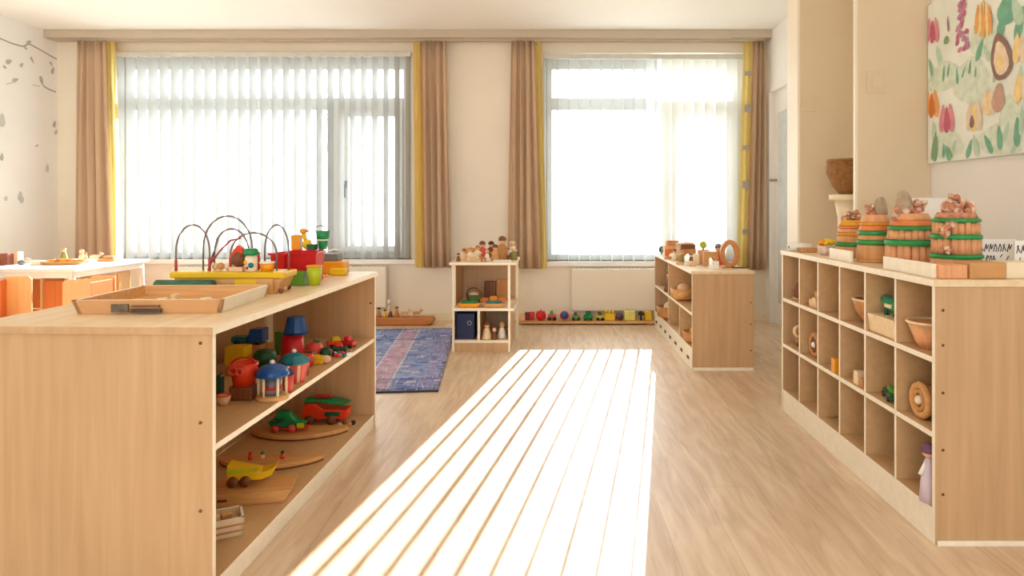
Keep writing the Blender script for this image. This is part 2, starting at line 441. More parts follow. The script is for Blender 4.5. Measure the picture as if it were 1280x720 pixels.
curtain(xa(639, 6.27), xa(676, 6.27), xa(634, 6.27), xa(684, 6.27), 4, 'sand curtain with bright yellow edge, above the row of coloured floor toys', 'R', .49)
curtain(xa(930, 6.27), xa(957, 6.27), xa(921, 6.27), xa(957, 6.27), 3, 'half sand, half patterned yellow curtain in the corner by the white door', 'L', .48, True, .42)

def radiator(x0, x1, z0, z1, label):
    r = T('radiator', label, 'radiator', ((x0+x1)/2, 6.32, z0), 0)
    L = (x1-x0)/2; h = z1-z0
    b = MB().box((-L, -.035, 0), (L, .035, h), M_wallb)
    part('panel', b, r, bev=.006)
    g = MB()
    for i in range(int(2*L/.04)): g.box((-L+.02+i*.04, -.03, h), (-L+.04+i*.04, .03, h+.006), M_white)
    part('grille', g, r)
    part('wall_bracket', MB().box((-L+.2, .034, .05), (-L+.24, .059, h-.05), M_grey).box((L-.24, .034, .05), (L-.2, .059, h-.05), M_grey), r)
    part('valve', MB().cyl((L+.02, 0, .02), .015, .05, M_white).box((L-.002, -.01, .03), (L+.02, .01, .05), M_metal), r)
    part('supply_pipe', MB().cyl((L+.02, 0, -z0), .008, z0+.03, M_white), r)
radiator(-3.5, -1.53, .13, .50, 'flat cream radiator beneath the wide window, behind the blue rug')
radiator(.18, 1.3, .10, .485, 'flat cream radiator beneath the narrower window, above the coloured floor toys')

# left wall decals: branches, birds, leaves
def decal():
    b = None; X = XL+.002; q0 = T('wall_mural', 'pale grey decal of branches, birds and leaves on the far side wall', 'wall decal', (XL, 5.9, 1.07))
    k_ = [0]
    def new(): k_[0] += 1; return MB(), -.0+XL+.0015+.00015*k_[0]
    def fin(n, b): part(n, b, q0, loc=(-XL, -5.9, -1.07))
    def yz(px, py):
        Y = -X*FPX/(CX-px); return (Y, CZ-(py-CY)*Y/FPX)
    def stroke(pts, w, mat):
        P = [yz(*p) for p in pts]; b, X = new()
        for (a, c) in zip(P[:-1], P[1:]):
            dx, dz = c[0]-a[0], c[1]-a[1]; l = math.hypot(dx, dz) or 1; nx, nz = -dz/l*w/2, dx/l*w/2
            b.add([(X, a[0]+nx, a[1]+nz), (X, a[0]-nx, a[1]-nz), (X, c[0]-nx, c[1]-nz), (X, c[0]+nx, c[1]+nz)], [(0, 1, 2, 3)], mat)
        fin('branch', b)
    def leaf(px, py, l, w, ang, mat):
        y, z = yz(px, py); vs = []; n = 10; l *= .75; w *= .75; b, X = new()
        for i in range(n):
            t = 2*PI*i/n; u = math.cos(t)*l/2; v = math.sin(t)*w/2*(1-.5*math.cos(t))
            vs.append((X, y+u*math.cos(ang)-v*math.sin(ang), z+u*math.sin(ang)+v*math.cos(ang)))
        b.add(vs, [tuple(range(n))], mat); fin('leaf', b)
    stroke([(-30, 36), (0, 48), (14, 54), (28, 58), (37, 55), (50, 62), (62, 69), (71, 74)], .012, M_decald)
    stroke([(50, 100), (55, 108), (62, 112), (70, 115)], .013, M_decald); stroke([(8, 105), (20, 102)], .008, M_decalg); stroke([(40, 106), (50, 108)], .008, M_decalg)
    for q in [(36, 53, .09, .04, .6), (32, 60, .07, .03, -.5), (52, 100, .10, .045, -1.0), (66, 88, .10, .05, 1.2), (64, 80, .07, .03, -.9), (27, 81, .07, .04, .8),
              (40, 75, .09, .035, -.9), (11, 77, .10, .05, .5), (6, 84, .06, .03, -.4), (19, 100, .10, .045, .4), (68, 155, .09, .05, 1.3), (70, 165, .07, .04, 1.0), (2, 196, .09, .05, 1.4),
              (46, 182, .06, .02, .5), (-14, 70, .1, .05, .4)]:
        leaf(*q, M_decal)
    for q in [(2, 150, .16, .10, 1.5), (25, 245, .12, .07, 1.5), (59, 210, .11, .05, 1.5), (7, 248, .06, .05, 1), (27, 250, .08, .06, 1)]: leaf(*q, M_decalg)
decal()

# ------------------------------------------------------------------ right-hand partitions and painting
def partition(y0, y1, x0, label, plate):
    r = T('partition_pier', label, 'partition', (x0, y0, 0), 0, None)
    part('panel', MB().box((0, 0, 0), (XR-x0-.001, y1-y0, ZC-.001), M_pier, {'-x': M_pier_lit}), r, bev=.002)
    part('edge_strip', MB().box((-.012, .003, 0), (-.0005, .02, ZC-.002), M_pier_lit), r)
    px, pz, s = plate
    p = part('wall_plate', MB().box((px-x0-s/2, -.008, pz-s*.6), (px-x0+s/2, -.0005, pz+s*.6), M_terraplate), r, bev=.002)
    part('switch', MB().box((px-x0-s/4, -.012, pz-s*.3), (px-x0+s/4, -.0085, pz+s*.3), M_pier), p, bev=.001)
    return r
partition(3.60, 3.655, 1.612, 'full-height beige partition panel, the nearer one, beside the flower painting', (at(1095, 103, 3.6)[0], at(1095, 103, 3.6)[2], .10))
partition(4.42, 4.66, 1.605, 'full-height beige partition pier, the farther one, next to the white door', (at(1011, 129, 4.42)[0], at(1011, 129, 4.42)[2], .09))

# pedestal and basket between the partitions
r = T('pedestal', 'tall cream pedestal standing between the two partitions', 'stand', (1.77, 4.05, 0))
part('base', MB().box((-.14, -.14, 0), (.14, .14, .04), M_cream), r, bev=.005)
part('column', MB().lathe([(.09, .04), (.075, .1), (.07, 1.0), (.09, 1.10)], M_cream), r)
part('top_plate', MB().cyl((0, 0, 1.10), .12, .035, M_cream, 28), r)
r = T('straw_basket', 'round brown straw basket on top of the cream pedestal', 'basket', (1.77, 4.05, 1.135))
part('bowl', MB().lathe([(.06, 0), (.10, .05), (.135, .13), (.13, .20), (.122, .20), (.125, .13), (.09, .055), (.05, .012)], M_straw), r)
part('rim', MB().torus((0, 0, .20), .126, .009, M_straw), r)

def painting():
    X = 1.9738; Y1 = 3.585; Y0 = 2.25; z0 = 1.29; z1 = 2.12
    bg = plain('canvas_wash', (240, 246, 238), .7, .06, 5)
    r = T('flower_picture', 'unframed canvas painted with pink and orange tulips and other spring flowers', 'painting', (X, (Y0+Y1)/2, z0))
    part('canvas', MB().box((0, Y0-(Y0+Y1)/2, 0), (.026, Y1-(Y0+Y1)/2, z1-z0), bg), r, bev=.002)
    b = MB(); yc = (Y0+Y1)/2; n_ = [0]
    def P(px, py):
        Y = X*FPX/(px-CX); return (Y-yc, CZ-(py-CY)*Y/FPX-z0)
    def blob(px, py, w, h, ang, mat, shape=1.0, ring=False):
        """w,h in photo px at about 1200"""
        n_[0] += 1; e = -.0012-.00004*n_[0]
        y, z = P(px, py); k = 3.2/FPX; l, ww = h*k, w*k*1.3; N = 16; vs = []
        for i in range(N):
            t = 2*PI*i/N; u = math.cos(t)*l/2; v = math.sin(t)*ww/2*(1-.35*shape*math.cos(t))*(1+.06*math.sin(5*t+n_[0]))
            yy = y-(u*math.sin(ang)+v*math.cos(ang)); zz = z+u*math.cos(ang)-v*math.sin(ang)
            if not (Y0-yc+.004 < yy < Y1-yc-.004): yy = max(Y0-yc+.004, min(Y1-yc-.004, yy))
            zz = max(.004, min(z1-z0-.004, zz)); vs.append((e, yy, zz))
        b.add(vs, [tuple(range(N))], mat)
    c = lambda n, rgb: plain('paint_'+n, rgb, .7, .12, 25)
    pk, dp, og, do_, yl, gr, lg, pg, pu, br, cr, tl = (c('pink', (226, 150, 166)), c('rose', (196, 104, 128)), c('orange', (240, 172, 104)), c('rust', (214, 128, 70)),
        c('yellow', (246, 218, 152)), c('green', (146, 176, 132)), c('mint', (192, 220, 198)), c('pale_green', (220, 234, 218)), c('lilac', (196, 140, 170)),
        c('umber', (150, 122, 114)), c('ivory', (238, 220, 196)), c('teal', (124, 186, 160)))
    # washes
    for q in [(1180, 95, 60, 40, 0), (1215, 100, 60, 60, .3), (1250, 175, 60, 40, .2), (1185, 180, 50, 40, 0), (1230, 40, 40, 60, 0), (1262, 150, 30, 60, 0)]: blob(*q, pg)
    for px, py, a, s in [(1164, 82, -.5, 26), (1174, 70, -.35, 32), (1166, 92, .15, 22), (1225, 62, .5, 30), (1234, 66, -.5, 26), (1258, 165, .4, 26), (1250, 172, -.1, 30),
                         (1170, 186, .2, 36), (1185, 192, -.4, 26), (1192, 186, .4, 24), (1180, 188, .05, 20), (1212, 186, .4, 26), (1220, 182, -.3, 30), (1236, 180, -.6, 28), (1168, 165, -.1, 30),
                         (1245, 92, .4, 22), (1275, 30, .3, 40), (1268, 185, .4, 22), (1272, 165, 0, 34)]:
        blob(px, py, s*.26, s, a, lg if (px+py) % 3 else tl)
    for px, py, a, s in [(1164, 85, -.25, 26), (1168, 182, .25, 40), (1188, 190, -.55, 20), (1180, 92, .1, 22), (1186, 88, .2, 18), (1197, 95, -.1, 22), (1205, 90, .5, 16), (1213, 84, .2, 18), (1220, 90, .1, 14)]:
        blob(px, py, s*.18, s, a, tl if py < 120 else gr)
    # big green leaf patch
    blob(1260, 10, 26, 38, .2, tl); blob(1252, 32, 10, 30, .2, tl); blob(1272, 14, 12, 36, -.4, lg)
    # tulips
    for (px, py, s, A, B) in [(1166, 38, 1, pk, dp), (1165, 130, 1.1, og, do_), (1184, 148, 1.1, pk, dp), (1218, 145, 1.1, cr, yl), (1236, 128, .9, cr, yl)]:
        blob(px-5*s, py, 9*s, 34*s, .12, A); blob(px+5*s, py-1, 9*s, 36*s, -.15, A); blob(px, py+2, 9*s, 32*s, 0, B if A is not cr else yl); blob(px-4*s, py+3, 3*s, 22*s, .1, A); blob(px+3*s, py+4, 3*s, 20*s, -.1, cr if A is cr else B)
    # hyacinth
    for i in range(26):
        random.seed(i); t = i/26; blob(1203+random.uniform(-7, 7)*(.5+t*.8), 3+62*t, 7, 7, random.uniform(0, 3), pu if i % 3 else dp)
    blob(1186, 30, 3, 22, -.1, br); blob(1184, 50, 9, 11, 0, gr)
    # yellow flower
    for i in range(5): blob(1222+i*4.2, 24, 5, 50-abs(i-2)*6, -.05*(i-2), yl if i % 2 else og)
    # dark rimmed oval
    blob(1252, 70, 28, 58, -.25, br); blob(1252, 72, 19, 42, -.25, cr); blob(1251, 76, 9, 20, -.2, yl)
    blob(1249, 122, 17, 34, .1, c('dusty', (206, 168, 152))); blob(1216, 152, 7, 16, 0, br)
    for px, py in [(1276, 60), (1278, 110), (1300, 60), (1310, 130), (1330, 50), (1350, 120), (1380, 70), (1420, 110)]:
        blob(px-4, py, 9, 34, .1, yl); blob(px+4, py, 9, 34, -.1, cr); blob(px, py+40, 5, 34, .1, lg)
    part('painted_flowers', b, r)
painting()

# ------------------------------------------------------------------ big toy shelf on the left
TS_rz = -math.radians(1.76); TSO = Vector((-.90, 1.81, 0))
r = T('toy_shelf', 'large birch shelf unit in front, topped by a wooden tray and bead maze', 'shelf', TSO, TS_rz)
fx = {'+x': M_edge}
H = .75; Ls = 1.5; Dp = -.67
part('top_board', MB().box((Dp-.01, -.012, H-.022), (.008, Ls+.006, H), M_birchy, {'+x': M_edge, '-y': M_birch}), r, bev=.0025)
part('end_panel', MB().box((Dp, 0, 0), (0, .018, H-.0225), M_birch, fx), r, bev=.0015)
part('end_panel', MB().box((Dp, Ls-.018, 0), (0, Ls, H-.0225), M_birch, fx), r, bev=.0015)
part('back_panel', MB().box((-.492, .0185, .063), (-.48, Ls-.0185, H-.0225), M_birch), r)
part('shelf_board', MB().box((-.4795, .0185, .412), (-.004, Ls-.0185, .43), M_birchi, fx), r, bev=.0015)
part('shelf_board', MB().box((-.4795, .0185, .045), (-.004, Ls-.0185, .063), M_birchi, fx), r, bev=.0015)
part('plinth', MB().box((-.022, .0185, .001), (-.006, Ls-.0185, .0445), M_edge), r)
part('batten', MB().box((-.4795, 1.34, .4305), (-.46, 1.40, H-.0225), M_edge), r, bev=.001)
for py in (430, 530, 641):
    p = at(248, py, 1.80); part('screw', MB().cylx((p[0]+.90, -.0008, p[2]), .0045, .0016, M_screw, axis='Y'), r)
part('screw', MB().cylx((-.02, Ls-.019, .60), .005, .002, M_screw, axis='Y'), r)

def blk(name, label, cat, c, d, mat, rz=0, group=None, bev=.003, mat2=None):
    """solid block standing on z=c[2]"""
    b = MB().box((-d[0]/2, -d[1]/2, 0), (d[0]/2, d[1]/2, d[2]), mat, mat2)
    return S(name, b, label, cat, c, rz, group, bev)

# wooden tray
r = T('wooden_tray', 'shallow wooden tray of loose blocks nearest us on the large shelf', 'tray', (-1.20, 2.20, .7505), math.radians(3.0))
def traymb(w, d, h, fl, t, mi, mo):
    b = MB()
    b.box((-w/2, -d/2, 0), (w/2, d/2, .008), mi)
    for sx, sy in ((0, -1), (0, 1), (-1, 0), (1, 0)):
        if sy:
            a = [(-w/2, sy*d/2), (w/2, sy*d/2)]; o = [(-w/2-fl, sy*(d/2+fl)), (w/2+fl, sy*(d/2+fl))]
            ii = (0, -sy*t)
        else:
            a = [(sx*w/2, -d/2), (sx*w/2, d/2)]; o = [(sx*(w/2+fl), -d/2-fl), (sx*(w/2+fl), d/2+fl)]
            ii = (-sx*t, 0)
        vs = [(p[0], p[1], 0) for p in a]+[(p[0]+ii[0], p[1]+ii[1], 0) for p in a]+[(p[0], p[1], h) for p in o]+[(p[0]+ii[0], p[1]+ii[1], h) for p in o]
        b.add(vs, [(0, 1, 5, 4)], mo if sx != 1 else M_edge); b.add(vs, [(2, 3, 7, 6)], mi); b.add(vs, [(4, 5, 7, 6)], M_edge); b.add(vs, [(0, 2, 6, 4), (1, 3, 7, 5), (0, 1, 3, 2)], mo)
    return b
part('tray_body', traymb(.41, .36, .042, .012, .012, M_tan, wood('tray_front', (214, 166, 116), .5, 'X', .08)), r, bev=.001)
lb = MB()
lb.box((-.103, -.1945, .006), (-.055, -.189, .030), plain('label_grey', (104, 92, 76), .6, .3, 90)); lb.box((-.048, -.1945, .004), (.04, -.189, .016), plain('label_dark', (84, 66, 52), .6, .3, 90))
lb.box((-.045, -.1955, .021), (.035, -.190, .026), M_brown)
part('printed_label', lb, r, 'dark printed label')
for i, (dx, dy, a, l) in enumerate([(-.11, -.10, .3, .03), (-.02, -.06, .9, .028), (.01, -.12, .1, .022), (.07, -.10, .6, .03), (.11, -.05, 1.2, .028), (-.06, -.12, .2, .026), (.12, -.12, .5, .022), (-.03, .03, 1.4, .025)]):
    q = Vector((dx, dy)); 
    blk('wooden_block', 'small pale loose wooden block lying in the shallow tray', 'toy block', (-1.20+dx, 2.20+dy, .759), (l, l*.7, .018+.004*(i % 3)), M_lite if i % 2 else M_cream, a, 'loose blocks in the shallow tray', .002)

# felt roll and stick bundle behind the tray
r = T('felt_roll', 'dark green rolled felt mat lying between tray and bead maze', 'felt roll', (-1.305, 2.427, .7785))
part('roll', MB().cylx((0, 0, 0), .0278, .20, M_cup, 18), r); part('spiral_end', MB().torus((.1005, 0, 0), .015, .004, M_dgreen, axis='X').torus((-.1005, 0, 0), .015, .004, M_dgreen, axis='X'), r)
r = T('stick_bundle', 'short bundle of grey-brown sticks beside the dark green felt roll', 'sticks', (-1.13, 2.425, .7505))
for i in range(5):
    part('stick', MB().tube([(-.06, -.012+.006*i, .01+.009*(i % 3)), (0, -.01+.005*i, .014+.009*(i % 3)), (.06, -.012+.006*i, .011+.009*(i % 3))], .006, M_tan2 if i % 2 else M_grey), r)

# bead maze
Yb = 2.54
r = T('bead_maze', 'bead maze with looping wires over a yellow-rimmed wooden trough', 'bead maze', (-1.21, Yb, .7505))
def ox(px, Y): return xa(px, Y)+1.21
body = MB()
w0, w1 = ox(212, 2.47), ox(353, 2.47)
body.prism([(w0+.035, 0), (w1-.03, 0), (w1-.004, .055), (w0+.006, .055)], -.058, .058, M_tan, 'Y')
part('trough', body, r, bev=.004)
part('rim', MB().box((w0-.004, -.066, .0552), (w1+.004, .066, .078), M_yellow), r, bev=.005)
part('front_panel', MB().box((ox(292, 2.47), -.065, .004), (ox(327, 2.47), -.0585, .052), M_yellow), r, bev=.002)
part('end_block', MB().box((w1-.095, -.070, 0), (w1-.035, -.0585, .054), M_tan), r, bev=.003)
for i, (p0, p1, pt, Y) in enumerate([(220, 262, 281, 2.52), (254, 315, 270, 2.55), (268, 311, 286, 2.575), (288, 346, 291, 2.535), (331, 361, 281, 2.58)]):
    x0, x1 = ox(p0, Y), ox(p1, Y); zt = at(0, pt, Y)[2]-.7505; zb = .078
    hw = (x1-x0)/2; xm = (x0+x1)/2; zs = zb+(zt-zb)*.42
    pts = [(x0, Y-Yb, zb), (x0, Y-Yb, zs)]+[(xm-hw*math.cos(PI*k/16), Y-Yb, zs+(zt-zs)*math.sin(PI*k/16)) for k in range(1, 16)]+[(x1, Y-Yb, zs), (x1, Y-Yb, zb)]
    wp = part('wire', MB().tube(pts, .0034, M_wire), r)
    part('wire_sleeve', MB().cyl((x1 if i != 3 else x0, Y-Yb, zb+.0005), .005, .05, M_wirer, 10), wp, 'red sleeve')
    if i < 1: part('wire_sleeve', MB().cyl((x0, Y-Yb, zb+.0005), .005, .04, M_wirer, 10), wp, 'red sleeve')
part('wire', MB().tube([(ox(270, 2.6), 0, .078), (ox(276, 2.6), .01, .15), (ox(281, 2.6), .01, .20)], .0034, M_wire), r)
part('wire', MB().tube([(ox(272, 2.58), -.02, .10), (ox(284, 2.58), -.02, .15), (ox(297, 2.58), -.02, .19), (ox(310, 2.58), -.02, .20)], .0034, M_wirer), r, 'reddish wire')
for i, (px, pz, m, rr) in enumerate([(268, .092, M_lite, .013), (276, .093, M_tan, .014), (283, .092, M_cream, .013), (289, .094, M_lite, .014), (296, .092, M_tan2, .013)]):
    part('bead', MB().sph((ox(px, 2.55), .02-.01*(i % 2), pz), rr, m), r)
YY = 2.52
zt_ = .7505+.0785
r = T('toy_bird', 'red-orange wooden bird with a brown base on the trough of the maze', 'toy bird', (xa(299, YY-.02), YY-.02, zt_))
part('perch', MB().box((-.03, -.02, 0), (.02, .02, .018), M_skin), r, bev=.003)
part('body', MB().lathe([(.012, .018), (.026, .03), (.028, .05), (.018, .068), (.003, .078)], M_brown), r)
part('wing', MB().prism([(-.034, .052), (.02, .05), (.016, .085), (-.004, .098)], -.012, .012, M_redo, 'Y'), r, bev=.004)
r = T('toy_jar', 'small glassy figure jar with a green cap on the trough of the maze', 'jar', (xa(314, YY-.03), YY-.03, zt_))
part('jar_body', MB().lathe([(.018, 0), (.022, .01), (.022, .05), (.017, .06)], M_cream), r)
part('beads', MB().sph((-.012, -.018, .035), .008, M_yellow).sph((.008, -.021, .025), .010, M_teal).sph((-.006, -.021, .015), .006, M_red), r)
part('cap', MB().lathe([(.024, .0605), (.026, .066), (.026, .078), (.02, .085)], M_green), r)
r = T('toy_cup', 'amber cup with a white rim on the trough, beside the green-capped jar', 'cup', (xa(334, YY), YY, zt_))
part('cup_body', MB().lathe([(.022, 0), (.027, .03), (.024, .03), (.019, .004)], M_yellowo), r); part('rim', MB().torus((0, 0, .031), .0255, .003, M_white), r)
r = T('toy_peg', 'thin pink-red peg standing on the trough behind the amber cup', 'peg', (xa(323, 2.58), 2.58, zt_))
part('peg', MB().lathe([(.006, 0), (.007, .045), (.003, .06)], M_pink), r); part('tip', MB().sph((0, 0, .062), .006, M_redo), r)

# red bin group
def tub(name, label, c, w, d, h, mat, rim=None, flare=.008):
    r = T(name, label, 'bin' if 'bin' in name else 'cup', c)
    b = MB(); t = .005
    pr = [(w/2-flare, d/2-flare, 0), (w/2, d/2, h)]
    vs = []
    for (a, e, z) in pr+[(w/2-t, d/2-t, h), (w/2-flare-t, d/2-flare-t, .005)]:
        vs += [(-a, -e, z), (a, -e, z), (a, e, z), (-a, e, z)]
    fs = [(3, 2, 1, 0), (12, 13, 14, 15)]
    for j in range(3):
        for i in range(4): fs.append((j*4+i, j*4+(i+1) % 4, j*4+4+(i+1) % 4, j*4+4+i))
    b.add(vs, fs, mat)
    part('body', b, r, bev=.004)
    rb = MB(); e = .006; rt = rim or mat
    rb.box((-w/2-e, -d/2-e, h-.008), (w/2+e, -d/2, h), rt).box((-w/2-e, d/2, h-.008), (w/2+e, d/2+e, h), rt).box((-w/2-e, -d/2, h-.008), (-w/2, d/2, h), rt).box((w/2, -d/2, h-.008), (w/2+e, d/2, h), rt)
    part('rim', rb, r, bev=.002)
    return r
zt = .7505
tub('toy_bin', 'bright red toy bin, the rounder one closer to the bead maze', (xa(353, 2.84), 2.84, zt), .058, .11, .125, M_red)
tub('toy_bin', 'bright red toy bin carrying green and yellow pieces on its lid', (xa(384, 2.88), 2.88, zt), .112, .11, .128, M_red)
S('bin_lid', MB().box((-.055, -.055, 0), (.055, .055, .006), M_red), 'flat red lid on the wider red bin', 'lid', (xa(384, 2.88), 2.88, zt+.1285), bev=.002)
blk('green_block', 'plain leaf-green block in front of the red bins', 'toy block', (xa(371, 2.745), 2.745, zt), (.078, .055, .056), M_grass)
r = T('beaker', 'lime green beaker with an orange rim near the shelf edge', 'cup', (xa(393, 2.74), 2.74, zt))
part('cup_body', MB().lathe([(.022, 0), (.030, .075), (.027, .075), (.019, .005)], M_lime), r); part('rim', MB().torus((0, 0, .076), .0285, .004, M_yellowo), r)
zl = zt+.135
blk('amber_block', 'upright amber block standing on the red bin lid', 'toy block', (xa(371, 2.86), 2.86, zl), (.036, .04, .062), M_yellowo)
r = T('yellow_duck', 'yellow wooden duck figure standing on the red bin lid', 'toy duck', (xa(382.5, 2.855), 2.855, zl))
part('body', MB().sph((.004, 0, .022), .021, M_yellow, sy=.8), r); part('head', MB().sph((-.012, 0, .078), .013, M_yellowo), r)
part('neck', MB().tube([(-.002, 0, .035), (-.008, 0, .055), (-.012, 0, .07)], .008, M_yellow), r); part('beak', MB().lathe([(.005, 0), (.001, .012)], M_redo, 10, M=Matrix.Translation((0, 0, .078)) @ Matrix.Rotation(PI/2, 4, 'Y')), r)
blk('dark_green_block', 'flat dark green block on the red bin lid, below the pot', 'toy block', (xa(391.5, 2.865), 2.852, zl), (.032, .05, .024), M_dgreen)
r = T('green_pot', 'green pot with a white band on the red bin lid', 'pot', (xa(401.5, 2.88), 2.90, zl-.0005))
part('pot_body', MB().lathe([(.016, 0), (.021, .03), (.021, .036)], M_green), r); part('white_band', MB().lathe([(.0225, .0362), (.0225, .042)], M_white), r)
part('upper_pot', MB().lathe([(.02, .0422), (.026, .046), (.029, .078), (.026, .078), (.02, .05)], M_green), r)
part('handle', MB().tube([(-.026, 0, .07), (-.035, 0, .092), (-.01, 0, .10), (.012, 0, .094)], .0025, M_grey), r)
blk('amber_box', 'low amber box at the far corner of the large shelf', 'toy box', (xa(418, 3.20), 3.20, zt), (.115, .09, .062), M_yellowo, 0, None, .008)
blk('ochre_bar', 'small ochre bar leaning in front of the amber box', 'toy block', (xa(423, 3.135), 3.135, zt), (.075, .03, .034), M_yellow, 0, None, .008)
blk('grey_slab', 'grey slab lying on top of the amber box', 'toy block', (xa(414, 3.20), 3.20, zt+.0625), (.085, .07, .034), M_grey)
r = T('toy_plane', 'tiny white and grey toy plane on the grey slab', 'toy plane', (xa(418, 3.19), 3.19, zt+.097))
part('fuselage', MB().tube([(-.03, 0, .01), (0, 0, .012), (.03, 0, .016)], .007, M_white, rad=[.004, .009, .002]), r); part('wing', MB().box((-.006, -.02, .010), (.008, .02, .013), M_grey), r, bev=.001)
for i, (px, py, m) in enumerate([(402, 349, M_coral), (408, 347, M_skin)]):
    p = on(px, py, zt); S('round_bead', MB().sph((0, 0, .008), .008, m), ['coral bead lying between the lime beaker and the amber box', 'peach bead lying close beside the amber box'][i], 'bead', p)
for i, (px, py) in enumerate([(347, 367), (352, 364), (357, 362)]):
    p = on(px, py, zt); S('acorn_bead', MB().lathe([(.002, 0), (.008, .005), (.009, .012), (.005, .018)], M_skin if i % 2 else M_brown), 'small wooden bead on the shelf top by the end of the trough', 'bead', (p[0]+.012, p[1], zt), 0, 'beads by the end of the maze trough')

# ---- middle shelf toys (z = .4305)
zm = .4305
blk('wooden_box', 'low brown wooden box under the yellow cube', 'box', (xa(298, 2.60), 2.60, zm), (.085, .085, .037), M_tan2)
blk('yellow_cube', 'yellow cube on the middle shelf behind the red pail', 'toy block', (xa(298, 2.60), 2.60, zm+.0375), (.074, .074, .068), M_yellow)
blk('wooden_box', 'taller brown wooden box carrying the blue truck', 'box', (xa(312, 2.78), 2.78, zm), (.12, .08, .078), M_tan2)
r = T('toy_truck', 'blue block truck with teal flatbed on the taller wooden box', 'toy truck', (xa(312, 2.78), 2.78, zm+.079))
part('flatbed', MB().box((-.065, -.025, .008), (-.001, .025, .03), M_teal), r, bev=.003); part('cab', MB().prism([(0, .008), (.066, .008), (.066, .062), (.012, .062)], -.03, .03, M_blue, 'Y'), r, bev=.004)
for x in (-.045, .045): part('wheel', MB().cylx((x, 0, .008), .008, .064, M_dark, axis='Y'), r)
r = T('drum', 'dark green toy drum on a pink foot in the middle of the shelf', 'toy drum', (xa(331, 2.62), 2.62, zm))
part('foot', MB().lathe([(.022, 0), (.026, .012), (.022, .024)], M_pink), r); part('shell', MB().lathe([(.024, .0245), (.040, .036), (.043, .055), (.038, .078), (.028, .086)], M_dgreen), r)
# red pail on brown box
p = on(300, 501, zm)
blk('brown_box', 'dark brown box with the red pail standing on it', 'box', (p[0], p[1]+.03, zm), (.075, .06, .045), M_brown)
r = T('red_pail', 'orange-red pail standing on the dark brown box', 'pail', (p[0], p[1]+.03, zm+.0455))
part('pail_body', MB().lathe([(.034, 0), (.042, .05), (.046, .072), (.042, .072), (.036, .05), (.03, .005)], M_redo), r)
part('bow', MB().torus((-.018, -.043, .055), .012, .004, M_coral, axis='Y').torus((.004, -.044, .052), .010, .004, M_coral, axis='Y'), r)
part('handle', MB().tube([(.045*math.cos(a), .0, .06+.0+.03*math.sin(a)) for a in [PI*k/10 for k in range(11)]], .003, M_red), r)
p = on(276, 508, zm); r = T('wooden_cup', 'small peach wooden cup close to the near end of the middle shelf', 'cup', (p[0], p[1]+.02, zm))
part('cup_body', MB().lathe([(.016, 0), (.022, .03), (.018, .03), (.014, .004)], M_skin), r); part('rim', MB().torus((0, 0, .03), .02, .0025, M_redo), r)
p = on(288, 497, zm); blk('green_post', 'narrow dark green block beside the brown box', 'toy block', (p[0]-.035, p[1], zm), (.018, .03, .075), M_dgreen)
# carousel
p = on(338, 503, zm)
r = T('toy_carousel', 'toy carousel with blue dome roof on cream posts, nearest on the middle shelf', 'toy carousel', (p[0]-.012, p[1]+.045, zm))
part('base', MB().lathe([(.052, 0), (.052, .01), (.046, .014)], M_tan), r)
for k in range(6):
    a = k*PI/3+.25; part('post', MB().cyl((.043*math.cos(a), .043*math.sin(a), .014), .0045, .062, M_cream if k % 2 else M_lite, 10), r)
part('core', MB().lathe([(.026, .0145), (.03, .03), (.026, .05), (.018, .075)], M_grey), r); part('core_band', MB().lathe([(.031, .035), (.031, .044)], M_red), r)
part('roof', MB().lathe([(.052, .0765), (.056, .082), (.046, .10), (.026, .112), (.006, .117)], M_blue), r); part('finial', MB().sph((.0, 0, .121), .008, M_white), r)
# lidded red pail
p = on(366, 481, zm)
r = T('lidded_pail', 'coral striped pail with a teal faceted lid, behind the carousel', 'pail', (p[0]-.012, p[1]+.045, zm))
part('pail_body', MB().lathe([(.036, 0), (.046, .068)], M_coral, 12, smooth=False), r)
st = MB()
for k in range(6):
    a = 2*PI*k/6+.2; M = Matrix.Rotation(a, 4, 'Z'); st.add([(.0372, -.005, .002), (.0372, .005, .002), (.0472, .006, .066), (.0472, -.006, .066)], [(0, 1, 2, 3)], M_skin, M=M)
part('stripes', st, r); part('lid', MB().lathe([(.052, .0685), (.053, .076), (.036, .098), (.014, .106)], M_teal, 10, smooth=False), r); part('knob', MB().sph((0, 0, .111), .008, M_white), r)
r = T('lidded_pail', 'smaller coral pail with a navy lid between carousel and teal-lidded pail', 'pail', (xa(357, 2.30)-.01, 2.345, zm))
part('pail_body', MB().lathe([(.016, 0), (.020, .06)], M_coral, 12), r); part('lid', MB().lathe([(.023, .0605), (.022, .07), (.01, .08)], M_navy), r); part('knob', MB().sph((0, 0, .083), .005, M_white), r)
r = T('lidded_pail', 'squat navy-lidded red pail at the back of the middle shelf row', 'pail', (xa(373, 2.56), 2.575, zm))
part('pail_body', MB().lathe([(.03, 0), (.036, .05)], M_red, 16), r); part('lid', MB().lathe([(.040, .0505), (.040, .058), (.02, .075)], M_navy), r)
r = T('toy_cup', 'tall red cup under the upturned blue bucket', 'cup', (xa(366, 2.80), 2.80, zm))
part('cup_body', MB().lathe([(.05, 0), (.046, .05), (.040, .112)], M_red), r); part('rim', MB().torus((0, 0, .006), .05, .004, M_red), r)
r = T('blue_bucket', 'upturned blue bucket on top of the tall red cup', 'bucket', (xa(370, 2.80), 2.80, zm+.1135))
part('bucket_body', MB().lathe([(.048, 0), (.046, .012), (.034, .07), (.030, .072)], M_blue, 14, smooth=False), r); part('rim', MB().torus((0, 0, .006), .048, .004, M_navy), r)
blk('green_card', 'thin leaf-green block behind the tall red cup', 'toy block', (xa(349, 2.93), 2.93, zm), (.035, .02, .10), M_grass)
